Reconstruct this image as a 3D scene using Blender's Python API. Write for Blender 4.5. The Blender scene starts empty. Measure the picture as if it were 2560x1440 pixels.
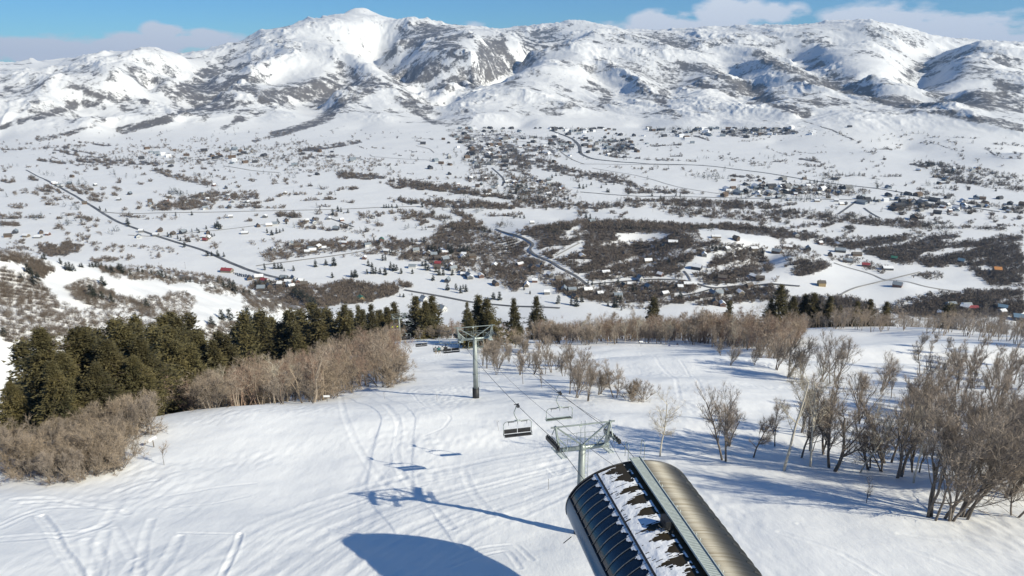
import bpy, math, random
import numpy as np
rad = math.radians
# ---------------------------------------------------------------- camera, sky, sun, exposure
PITCH = rad(18.8); CP, SP = math.cos(PITCH), math.sin(PITCH); FPX = 1730.0
scene = bpy.context.scene
COL = bpy.data.collections.new('place'); scene.collection.children.link(COL)
cam_data = bpy.data.cameras.new('camera'); cam = bpy.data.objects.new('camera', cam_data)
scene.collection.objects.link(cam)
cam.location = (0, 0, 0); cam.rotation_euler = (rad(90) - PITCH, 0, 0)
cam_data.sensor_width = 36.0; cam_data.lens = FPX / 2560 * 36.0
cam_data.clip_start = 0.5; cam_data.clip_end = 60000
scene.camera = cam
SUN_EL = rad(32.0); SUN_AZ = rad(119.8)          # clockwise from +Y
world = bpy.data.worlds.new('World'); scene.world = world; world.use_nodes = True
wn, wl = world.node_tree.nodes, world.node_tree.links
wn.clear()
wo = wn.new('ShaderNodeOutputWorld'); bg = wn.new('ShaderNodeBackground'); bg.inputs[1].default_value = 0.076
sky = wn.new('ShaderNodeTexSky'); sky.sky_type = 'NISHITA'; sky.sun_disc = False
sky.sun_elevation = SUN_EL; sky.sun_rotation = SUN_AZ; sky.altitude = 1900; sky.air_density = 1.0
sky.dust_density = 0.3; sky.ozone_density = 2.5

def wmath(op, a, b=None, c=None, clamp=False):
    n = wn.new('ShaderNodeMath'); n.operation = op; n.use_clamp = clamp
    for i, v in enumerate((a, b, c)):
        if v is None: continue
        if isinstance(v, (int, float)): n.inputs[i].default_value = v
        else: wl.new(v, n.inputs[i])
    return n.outputs[0]
tc = wn.new('ShaderNodeTexCoord'); sx = wn.new('ShaderNodeSeparateXYZ'); wl.new(tc.outputs['Generated'], sx.inputs[0])
AZ = wmath('ARCTAN2', sx.outputs[0], sx.outputs[1]); EL = wmath('ARCSINE', sx.outputs[2])
cv = wn.new('ShaderNodeCombineXYZ'); wl.new(AZ, cv.inputs[0]); wl.new(wmath('MULTIPLY', EL, 2.6), cv.inputs[1])
n1 = wn.new('ShaderNodeTexNoise'); n1.inputs['Scale'].default_value = 13.0; n1.inputs['Detail'].default_value = 9; n1.inputs['Roughness'].default_value = 0.56
wl.new(cv.outputs[0], n1.inputs['Vector'])
n2 = wn.new('ShaderNodeTexNoise'); n2.inputs['Scale'].default_value = 30.0; n2.inputs['Detail'].default_value = 6
wl.new(cv.outputs[0], n2.inputs['Vector'])
def blob(az, el, ra, re, amp):
    a = wmath('DIVIDE', wmath('SUBTRACT', AZ, rad(az)), rad(ra)); e = wmath('DIVIDE', wmath('SUBTRACT', EL, rad(el)), rad(re))
    d = wmath('SQRT', wmath('ADD', wmath('MULTIPLY', a, a), wmath('MULTIPLY', e, e)))
    return wmath('MULTIPLY', wmath('SUBTRACT', 1.0, d, clamp=True), amp)
def pxae(px, py):
    x = (px - 1280) / FPX; v = (720 - py) / FPX
    Y = CP + v * SP; Z = -SP + v * CP
    return math.degrees(math.atan2(x, Y)), math.degrees(math.atan2(Z, math.hypot(x, Y)))
cl = None
for (px, py, rx, ry, amp) in [(1660, 62, 3.6, 1.5, 1.5), (1830, 40, 4.0, 1.9, 1.5), (1950, 35, 2.6, 1.4, 1.2), (1760, 80, 2.5, 1.3, 1.4), (2200, 60, 6.0, 1.9, 1.3), (2400, 82, 6.5, 2.1, 1.5), (2480, 45, 3.0, 1.0, 1.1), (2560, 120, 6, 1.8, 1.5),
                              (405, 78, 1.9, 1.0, 1.4), (510, 88, 1.8, .7, 1.2), (120, 135, 9, 1.6, 1.4), (320, 125, 9, 1.5, 1.4), (490, 105, 5, 1.2, 1.1), (1180, 62, 2.0, .6, .5), (1530, 75, 4.0, .9, .9)]:
    a, e = pxae(px, py)
    b = blob(a, e, rx, ry, amp)
    cl = b if cl is None else wmath('MAXIMUM', cl, b)
nn = wmath('ADD', wmath('MULTIPLY', wmath('SUBTRACT', n1.outputs[0], 0.5), 5.2), wmath('MULTIPLY', wmath('SUBTRACT', n2.outputs[0], 0.5), 1.6))
dens = wmath('MULTIPLY', wmath('ADD', wmath('SUBTRACT', cl, 0.22), wmath('MULTIPLY', nn, wmath('MINIMUM', cl, 0.6))), 2.4, clamp=True)
crmp = wn.new('ShaderNodeMapRange'); crmp.inputs['From Min'].default_value = 0.0; crmp.inputs['From Max'].default_value = 0.09; wl.new(EL, crmp.inputs[0])
ccol = wn.new('ShaderNodeMixRGB'); ccol.inputs[1].default_value = (5.6, 6.0, 7.2, 1); ccol.inputs[2].default_value = (8.6, 8.9, 9.2, 1)
wl.new(crmp.outputs[0], ccol.inputs[0])
skc = wn.new('ShaderNodeMixRGB'); skc.blend_type = 'MULTIPLY'; skc.inputs[0].default_value = 1; skc.inputs[2].default_value = (0.34, 0.68, 0.98, 1); wl.new(sky.outputs[0], skc.inputs[1])
cm = wn.new('ShaderNodeMixRGB'); wl.new(wmath('MULTIPLY', dens, 0.93), cm.inputs[0]); wl.new(skc.outputs[0], cm.inputs[1]); wl.new(ccol.outputs[0], cm.inputs[2])
wl.new(cm.outputs[0], bg.inputs[0]); wl.new(bg.outputs[0], wo.inputs[0])

sun_d = bpy.data.lights.new('sun', 'SUN'); sun_d.energy = 4.6; sun_d.angle = rad(0.5); sun_d.color = (1.0, 0.94, 0.77)
sun = bpy.data.objects.new('sun', sun_d); scene.collection.objects.link(sun)
from mathutils import Vector, Matrix
SUNV = Vector((math.cos(SUN_EL) * math.sin(SUN_AZ), math.cos(SUN_EL) * math.cos(SUN_AZ), math.sin(SUN_EL)))
sun.rotation_euler = SUNV.to_track_quat('Z', 'Y').to_euler()
scene.view_settings.view_transform = 'Standard'; scene.view_settings.look = 'None'
scene.view_settings.exposure = 0.54; scene.view_settings.gamma = 1.0
scene.cycles.max_bounces = 6; scene.cycles.diffuse_bounces = 2; scene.cycles.glossy_bounces = 3
scene.cycles.transparent_max_bounces = 4; scene.cycles.volume_bounces = 0
scene.cycles.use_denoising = True

# ---------------------------------------------------------------- numeric helpers
RNG = np.random.default_rng(7); random.seed(7)
_perm = np.random.default_rng(3).permutation(1024); _perm = np.concatenate([_perm, _perm])
_gang = np.random.default_rng(4).random(1024) * 2 * np.pi; _gx, _gy = np.cos(_gang), np.sin(_gang)
def perlin(x, y, seed=0):
    x = np.asarray(x, float) + seed * 37.17; y = np.asarray(y, float) + seed * 17.73
    xi = np.floor(x).astype(np.int64); yi = np.floor(y).astype(np.int64)
    xf = x - xi; yf = y - yi
    u = xf * xf * xf * (xf * (xf * 6 - 15) + 10); v = yf * yf * yf * (yf * (yf * 6 - 15) + 10)
    def g(ix, iy, dx, dy):
        h = _perm[(_perm[ix & 1023] + iy) & 1023]
        return _gx[h] * dx + _gy[h] * dy
    a = g(xi, yi, xf, yf); b = g(xi + 1, yi, xf - 1, yf); c = g(xi, yi + 1, xf, yf - 1); d = g(xi + 1, yi + 1, xf - 1, yf - 1)
    return ((a * (1 - u) + b * u) * (1 - v) + (c * (1 - u) + d * u) * v) * 1.5
def fbm(x, y, oct=4, seed=0, gain=0.5):
    s = 0; a = 1.0; f = 1.0
    for i in range(oct):
        s = s + a * perlin(x * f, y * f, seed + i); a *= gain; f *= 2.03
    return s
def sstep(a, b, x):
    t = np.clip((x - a) / (b - a), 0, 1); return t * t * (3 - 2 * t)
def ray(px, py):
    x = (px - 1280) / FPX; v = (720 - py) / FPX
    return x, CP + v * SP, -SP + v * CP
def ctrl(px, py, R):                 # the point seen at (px,py) of the photo at horizontal distance R
    x, y, z = ray(px, py); h = math.hypot(x, y)
    return (x / h * R, y / h * R, z / h * R)
def proj(x, y, z):
    d = y * CP - z * SP; v = y * SP + z * CP
    d = np.where(d > 0.5, d, 0.5)
    return 1280 + x / d * FPX, 720 - v / d * FPX

# ---------------------------------------------------------------- the lie of the land
VZ = -400.0
def near_plane(x, y):
    z = -40.9 - 0.307 * (y - 51.8)
    z = z - 0.053 * np.clip(y - 112, 0, 400)
    return z
BY = np.array([-200, 30, 60, 78, 91, 105, 122, 139, 180, 240, 300, 420.])
BX = np.array([-190, -130, -92, -66, -55, -43, -33, -27, -33, -44, -60, -80.])
def N(x, y):                          # the near ski hill
    z = near_plane(x, y)
    xb = np.interp(y, BY, BX); d = np.clip(xb - x, 0, None)
    z = z - (12 * (1 - np.exp(-(d / 30.0) ** 1.35)) + 26 * (1 - np.exp(-(np.clip(d - 45, 0, None) / 70.0) ** 1.4))) * sstep(0, 6, d)
    # rolls and knolls
    def bump(cx, cy, rx, ry, h, rot=0):
        c, s = math.cos(rot), math.sin(rot); dx = x - cx; dy = y - cy
        a = (dx * c + dy * s) / rx; b = (-dx * s + dy * c) / ry
        return h * np.exp(-(a * a + b * b))
    z = z + bump(-22, 96, 30, 16, 1.6, .15) + bump(20, 128, 40, 12, 1.8, -.1) + bump(-45, 92, 14, 12, 1.2)
    z = z + bump(47, 165, 34, 16, 4.4, -.25) - bump(52, 196, 44, 14, 3.5, -.25) + bump(100, 150, 30, 12, 2.2, -.1)
    z = z + bump(125, 205, 50, 14, 4.0, -.1) + bump(150, 262, 75, 40, 4.0, -.2) + bump(190, 215, 60, 18, 3.0, .1) - bump(110, 180, 60, 10, 2.5)
    z = z + bump(30, 88, 22, 5, .9, -.15) + bump(55, 84, 20, 6, 1.0, -.1) - bump(60, 98, 30, 7, 1.0)
    z = z + 0.55 * perlin(x / 26, y / 22, 5) + 0.22 * perlin(x / 9, y / 8, 6) + 1.4 * perlin(x / 80, y / 60, 7)
    return z

CT = []
def C(px, py, R): CT.append(ctrl(px, py, R))
def Z(px, R, z):
    x, y, _ = ray(px, 500); h = math.hypot(x, y); CT.append((x / h * R, y / h * R, z))
AZC = [-3200, -1500, -700, 0, 320, 640, 960, 1280, 1600, 1920, 2240, 2560, 3300, 4200, 6000]
for px in AZC:                      # samples of the near hill to join on to
    for R in (120, 160, 200, 250, 290, 330):
        x, y, _ = ray(px, 500); h = math.hypot(x, y); X, Y_ = x / h * R, y / h * R
        if px < 900 and R > 250: continue
        if px >= 1900 and R > 300: continue
        z = float(N(np.array(X), np.array(Y_)))
        if R > 300: z -= 4
        CT.append((X, Y_, z))
for px in AZC:
    if px >= 800:
        for R, z in ((440, -200), (520, -238), (700, -315), (900, -368), (1050, -396)): Z(px, R, z)
    for R in (1180, 1400, 1800, 2300, 2900, 3500): Z(px, R, VZ)
for p in [(1950, 824, 335), (2100, 822, 345), (2250, 824, 350), (2400, 838, 350), (2560, 864, 345), (2900, 900, 340)]: C(*p)
# opposite hillside on the left
for p in [(-300, 640, 560), (0, 636, 620), (100, 645, 640), (200, 662, 660), (300, 668, 700), (400, 676, 730), (500, 692, 760), (600, 715, 800), (700, 748, 850)]:
    C(*p); x, y, z = ctrl(*p); h = math.hypot(x, y)
    for dR, dz in ((120, -45), (260, -130), (400, -190)):
        CT.append((x / h * (h + dR), y / h * (h + dR), max(z + dz, VZ + 6)))
for p in [(-300, 760, 520), (0, 760, 560), (150, 765, 565), (300, 765, 590), (450, 770, 625), (600, 775, 680), (0, 880, 480), (200, 860, 500), (400, 830, 540), (540, 815, 600),
          (130, 700, 610), (330, 715, 650), (60, 700, 590)]: C(*p)
for px in (-700, -300, 0, 200, 400): Z(px, 300, -165); Z(px, 390, -196)
Z(600, 300, -160); Z(600, 420, -215); Z(600, 560, -262); Z(750, 420, -205); Z(750, 600, -278); Z(750, 800, -340)
# low scrubby hills in mid valley
for p in [(1300, 1470, -372), (1400, 1500, -362), (1550, 1510, -364), (1700, 1480, -358), (1850, 1450, -360), (2000, 1400, -370), (1500, 1350, -378), (1750, 1330, -374), (1950, 1250, -384),
          (1400, 1700, -400), (1700, 1660, -400), (2000, 1560, -402), (2150, 1480, -404), (2400, 1480, -405), (2300, 1350, -385), (2560, 1330, -384), (2100, 1280, -388), (1620, 1230, -392)]: Z(*p)
# mountains: crest, spurs and drainages
M = """
-600 175 8200;-300 160 8200;0 157 8200;160 152 8000;260 136 6900;330 128 6600;400 134 6800;480 150 7200
430 150 7900;500 133 8200;600 100 8500;700 63 8800;770 48 9000;800 54 9000;830 39 9100;880 34 9300;915 27 9500;950 44 9300;975 56 9000;1025 44 8600;1060 51 8500;1085 64 8500;1120 61 8300;1150 66 8100;1185 64 7800;1240 84 7500;1300 110 7200;1345 140 6700
1180 66 11500;1230 74 11500;1290 64 11500;1360 62 11500;1450 52 11400;1500 60 11200;1560 80 11000
1300 118 10300;1360 125 10000;1320 100 10800
1500 76 7600;1450 96 7200;1600 80 7700;1700 92 7700;1760 84 7600;1830 78 7700;1900 80 7700;1960 80 7600;2030 68 7500;2100 58 7500;2130 64 7400;2170 55 7400;2230 74 7400;2290 95 7400;2340 108 7500;2400 122 7900;2330 135 7300
2370 128 6900;2440 103 6600;2500 116 6500;2560 132 6500;2700 140 6600;3000 150 7000;3600 130 7500
1830 74 9500;1960 79 9500
920 60 8500;880 90 8000;940 120 8400;930 150 8000;960 190 7200;1010 210 6500;1050 240 5800;1085 268 5100
790 92 7700;850 112 7200;900 150 6500;960 195 5700;1010 235 5200;1055 272 4700
990 90 7700;1010 130 7500;985 165 7400
1050 120 7000;1000 175 6600;1060 150 6300;1030 200 6000
1200 100 6900;1220 140 6300;1180 180 5900;1120 215 5500;1100 245 5200
1350 150 7600;1290 180 6900;1220 215 6200;1150 240 5700;1110 265 5200
1400 135 6500;1330 172 6000;1270 200 5500;1200 235 5000;1140 270 4600
1440 115 6700;1460 150 6100;1400 190 5400;1300 220 4900;1250 265 4400
1500 120 6900;1480 180 6000;1540 220 5400;1560 250 4900;1600 280 4500
1520 160 6100;1600 200 5500;1650 240 4900
1650 130 6700;1700 200 6000;1680 235 5400;1665 265 4700;1665 285 4300
1720 130 6900;1790 170 6100;1850 205 5400
1800 150 6700;1830 200 6000;1890 240 5200;1900 270 4600
1880 120 6700;1930 160 5900;2000 195 5300;2080 225 4700
1960 140 6900;2020 180 6200;2100 220 5300;2200 250 4600
2050 100 6700;2100 150 6000;2150 180 5500;2230 225 4700
2120 110 7000;2105 135 6900
2180 110 6600;2230 160 5900;2200 200 5300
2300 150 7000;2330 180 6600;2310 210 6000;2250 230 5500;2190 225 5300
2380 160 6100;2420 150 5900;2400 200 5300;2450 190 5400;2500 170 5800;2560 180 5900
2380 250 4600;2430 225 4700;2480 240 4500;2330 255 4700;2520 215 5300;2560 240 5000;2450 260 4300
130 190 6300;230 165 6100;300 160 5900;330 190 5400;260 215 5100;100 220 5200;30 200 5600
490 165 7100;470 190 6800;425 213 6300;380 225 5800;330 240 5300;270 260 4900
360 160 6000;430 180 5900;400 200 5600
560 150 7500;600 180 6900;540 200 6500;500 215 6200
700 110 7500;740 130 6900;680 150 6500;620 190 6000;560 230 5400;500 260 4900;470 290 4500
760 160 6500;700 190 6300;620 220 5900;560 245 5600;490 275 5100
820 150 6600;800 190 5900;720 220 5500;650 250 5000;560 285 4400
860 180 6400;880 210 6000;800 235 5700;740 260 5300
900 215 5300;840 235 5100;880 260 4700;960 265 4600;1010 290 4300
800 270 5200;820 290 4700
700 280 4700;600 300 4300;380 280 4500;200 290 4300;50 300 4400
120 250 4800;0 260 4800;0 230 5200;-300 240 5200
300 330 4200;240 300 4600;200 270 5000
520 325 4050;430 300 4500;380 270 4900;330 250 5200
700 322 4050;640 300 4350;600 270 4650;590 250 4900
860 315 4050;790 300 4300;720 285 4500
960 300 4100;900 280 4400;860 255 4700
1180 300 4050;1230 275 4300
1350 305 4000;1330 270 4350;1300 240 4700
1450 315 3950;1430 280 4350;1400 240 4800
1560 310 4050;1520 280 4500
1720 300 4000;1730 270 4400;1720 240 4800
1840 290 4100;1800 260 4550;1760 230 4900
1990 285 4000;1960 250 4500;1920 225 4900
2100 280 4000;2080 250 4500
"""
for ln in M.strip().split('\n'):
    v = [tuple(map(float, t.split())) for t in ln.split(';') if t.strip()]
    for i, p in enumerate(v):
        C(*p)
        if i + 1 < len(v):
            q = v[i + 1]; k = int(math.hypot(q[0] - p[0], (q[1] - p[1]) * 2) // 42)
            for j in range(1, k + 1):
                t = j / (k + 1); C(p[0] + (q[0] - p[0]) * t, p[1] + (q[1] - p[1]) * t, p[2] + (q[2] - p[2]) * t)
for px, py in [(-300, 345), (0, 345), (300, 340), (600, 330), (900, 322), (1090, 300), (1300, 318), (1600, 318)]:
    x, y, z = ray(px, py); h = math.hypot(x, y); R = VZ / (z / h); CT.append((x / h * R, y / h * R, VZ))
for p in [(1800, 310, 4000), (2000, 300, 4000), (2200, 300, 3900), (2400, 300, 3900), (2560, 290, 4100), (1900, 360, 3400), (2200, 380, 3200), (2560, 380, 3200)]: C(*p)
for px in (-1500, -600, 100, 350, 600): Z(px, 10500, -190); Z(px, 13500, -230); Z(px, 18000, -260)
for px in (900, 1400, 2000, 2700, 3600): Z(px, 13500, 40); Z(px, 18000, 0)
for px in (-1500, -3200, 4200, 6000): Z(px, 4500, -350); Z(px, 7500, 120)
CT = np.array(CT)
def tl(x, y): return np.arctan2(x, y) * 2.2, np.log(np.maximum(np.hypot(x, y), 20)) * 1.5
ct, cr = tl(CT[:, 0], CT[:, 1])
_D = np.sqrt((ct[:, None] - ct) ** 2 + (cr[:, None] - cr) ** 2 + 1e-5)
_A = np.block([[_D, np.ones((len(ct), 1)), ct[:, None], cr[:, None]], [np.vstack([np.ones(len(ct)), ct, cr]), np.zeros((3, 3))]])
_A[:len(ct), :len(ct)] -= np.eye(len(ct)) * 0.0005
_w = np.linalg.lstsq(_A, np.concatenate([CT[:, 2], [0, 0, 0]]), rcond=None)[0]
GT = np.linspace(-1.35, 1.35, 800) * 2.2; GR = np.log(np.geomspace(100, 20000, 760)) * 1.5
_gt, _gr = np.meshgrid(GT, GR, indexing='ij'); FG = np.zeros(_gt.shape)
for i in range(len(GT)):
    d = np.sqrt((_gt[i][:, None] - ct) ** 2 + (_gr[i][:, None] - cr) ** 2 + 1e-5)
    FG[i] = d @ _w[:len(ct)] + _w[-3] + _w[-2] * _gt[i] + _w[-1] * _gr[i]
for _ in range(1):
    FG[1:-1, 1:-1] = (FG[1:-1, 1:-1] * 2 + FG[:-2, 1:-1] + FG[2:, 1:-1] + FG[1:-1, :-2] + FG[1:-1, 2:]) / 6
def F0(x, y):
    t, r = tl(x, y)
    a = np.clip((t - GT[0]) / (GT[1] - GT[0]), 0, len(GT) - 1.001); b = np.clip((r - GR[0]) / (GR[1] - GR[0]), 0, len(GR) - 1.001)
    i = a.astype(int); j = b.astype(int); a -= i; b -= j
    return FG[i, j] * (1 - a) * (1 - b) + FG[i + 1, j] * a * (1 - b) + FG[i, j + 1] * (1 - a) * b + FG[i + 1, j + 1] * a * b
def mtn_noise(x, y):
    wx = x + 160 * perlin(x / 900, y / 900, 11) + 50 * perlin(x / 260, y / 260, 12); wy = y + 160 * perlin(x / 900, y / 900, 13) + 50 * perlin(x / 260, y / 260, 14)
    # gullies run down the fall line, towards the valley and a little to the right
    s = 0; a = 1.0; w = 560.0
    for i in range(6):
        u = (wx * 0.86 + wy * 0.50) / w; v = (-wx * 0.50 + wy * 0.86) / (w * (2.6 if i < 3 else 1.6))
        r = 1 - np.abs(perlin(u, v, 20 + i)) * 1.9
        s = s + a * (r - .5) * (1 if i == 0 else np.clip(.6 + s, .35, 1.3)); a *= 0.56; w *= 0.5
    return s
def H(x, y):
    x = np.asarray(x, float); y = np.asarray(y, float); R = np.hypot(x, y)
    f = F0(x, y)
    hm = sstep(1, 90, f - VZ) * sstep(3300, 4300, R)
    if np.any(hm > 0): f = f + hm * 40 * mtn_noise(x, y)
    px_, py_ = 9500 * math.sin(-.2085), 9500 * math.cos(-.2085)
    f = f + 70 * np.exp(-((x - px_) ** 2 + (y - py_) ** 2) / 230.0 ** 2)
    mid = sstep(300, 420, R) * (1 - sstep(1000, 1500, R)) * sstep(5, 60, f - VZ)
    f = f + mid * 3.0 * fbm(x / 70, y / 70, 3, 31)
    f = f + 1.1 * sstep(900, 1500, R) * fbm(x / 190, y / 120, 3, 41)
    k = sstep(215, 320, R)
    if np.all(k >= 1): return f
    return N(x, y) * (1 - k) + f * k
def gp(px, py, r0=20.0, r1=16000.0):
    """ground point seen at a photo position"""
    x, y, z = ray(px, py); h = math.hypot(x, y); R = np.geomspace(r0, r1, 900)
    g = H(x / h * R, y / h * R) - z / h * R
    idx = np.where(g > 0)[0]
    i = int(idx[0]) if len(idx) else len(R) - 1
    if i > 0:
        a, b = R[i - 1], R[i]
        for _ in range(3):
            q = np.linspace(a, b, 9); gg = H(x / h * q, y / h * q) - z / h * q; k = np.where(gg > 0)[0]
            k = int(k[0]) if len(k) else 8
            if k == 0: b = q[0]; break
            a, b = q[k - 1], q[k]
        r = b
    else: r = R[0]
    X, Y_ = x / h * r, y / h * r
    return X, Y_, float(H(np.array([X]), np.array([Y_]))[0])

# ---------------------------------------------------------------- where scrub and dark mountain faces tint the ground
MW, MH = 1280, 720
MASK = np.zeros((MH, MW)); YY, XX = np.mgrid[0:MH, 0:MW]; XX = XX * 2.0 + 1; YY = YY * 2.0 + 1
def m_line(pts, w, val=.8):
    for (x0, y0), (x1, y1) in zip(pts[:-1], pts[1:]):
        a0, a1 = int(max(min(x0, x1) - w * 3 - 4, 0) // 2), int(min(max(x0, x1) + w * 3 + 4, 2559) // 2) + 1
        b0, b1 = int(max(min(y0, y1) - w - 4, 0) // 2), int(min(max(y0, y1) + w + 4, 1439) // 2) + 1
        if a1 <= a0 or b1 <= b0: continue
        X = XX[b0:b1, a0:a1]; Y_ = YY[b0:b1, a0:a1]
        dx, dy = x1 - x0, y1 - y0; t = np.clip(((X - x0) * dx + (Y_ - y0) * dy) / (dx * dx + dy * dy + 1e-6), 0, 1)
        ex = (X - x0 - t * dx) / 2.2; ey = (Y_ - y0 - t * dy)
        d = np.sqrt(ex * ex + ey * ey)
        MASK[b0:b1, a0:a1] = np.maximum(MASK[b0:b1, a0:a1], val * (1 - sstep(w * .35, w * .75, d)))
def m_ell(px, py, rx, ry, val=.8):
    a0, a1 = int(max(px - rx * 1.4, 0) // 2), int(min(px + rx * 1.4, 2559) // 2) + 1
    b0, b1 = int(max(py - ry * 1.4, 0) // 2), int(min(py + ry * 1.4, 1439) // 2) + 1
    if a1 <= a0 or b1 <= b0: return
    d = np.hypot((XX[b0:b1, a0:a1] - px) / rx, (YY[b0:b1, a0:a1] - py) / ry)
    MASK[b0:b1, a0:a1] = np.maximum(MASK[b0:b1, a0:a1], val * (1 - sstep(.7, 1.15, d)))
def inpoly(X, Y_, P):
    ins = np.zeros(np.shape(X), bool); n = len(P)
    for i in range(n):
        x0, y0 = P[i]; x1, y1 = P[(i + 1) % n]
        if y0 == y1: continue
        c = ((y0 > Y_) != (y1 > Y_)) & (X < (x1 - x0) * (Y_ - y0) / (y1 - y0) + x0)
        ins ^= c
    return ins
def m_poly(P, val=.6, op='max'):
    xs = [p[0] for p in P]; ys = [p[1] for p in P]
    a0, a1 = int(max(min(xs), 0) // 2), int(min(max(xs), 2559) // 2) + 1; b0, b1 = int(max(min(ys), 0) // 2), int(min(max(ys), 1439) // 2) + 1
    wob = 7
    m = inpoly(XX[b0:b1, a0:a1] + wob * perlin(XX[b0:b1, a0:a1] / 22, YY[b0:b1, a0:a1] / 9, 3), YY[b0:b1, a0:a1] + 3 * perlin(XX[b0:b1, a0:a1] / 25, YY[b0:b1, a0:a1] / 12, 5), P)
    if op == 'max': MASK[b0:b1, a0:a1] = np.where(m, np.maximum(MASK[b0:b1, a0:a1], val), MASK[b0:b1, a0:a1])
    else: MASK[b0:b1, a0:a1] = np.where(m, val, MASK[b0:b1, a0:a1])
def P(s): return [tuple(map(float, t.split(','))) for t in s.split()]
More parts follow.
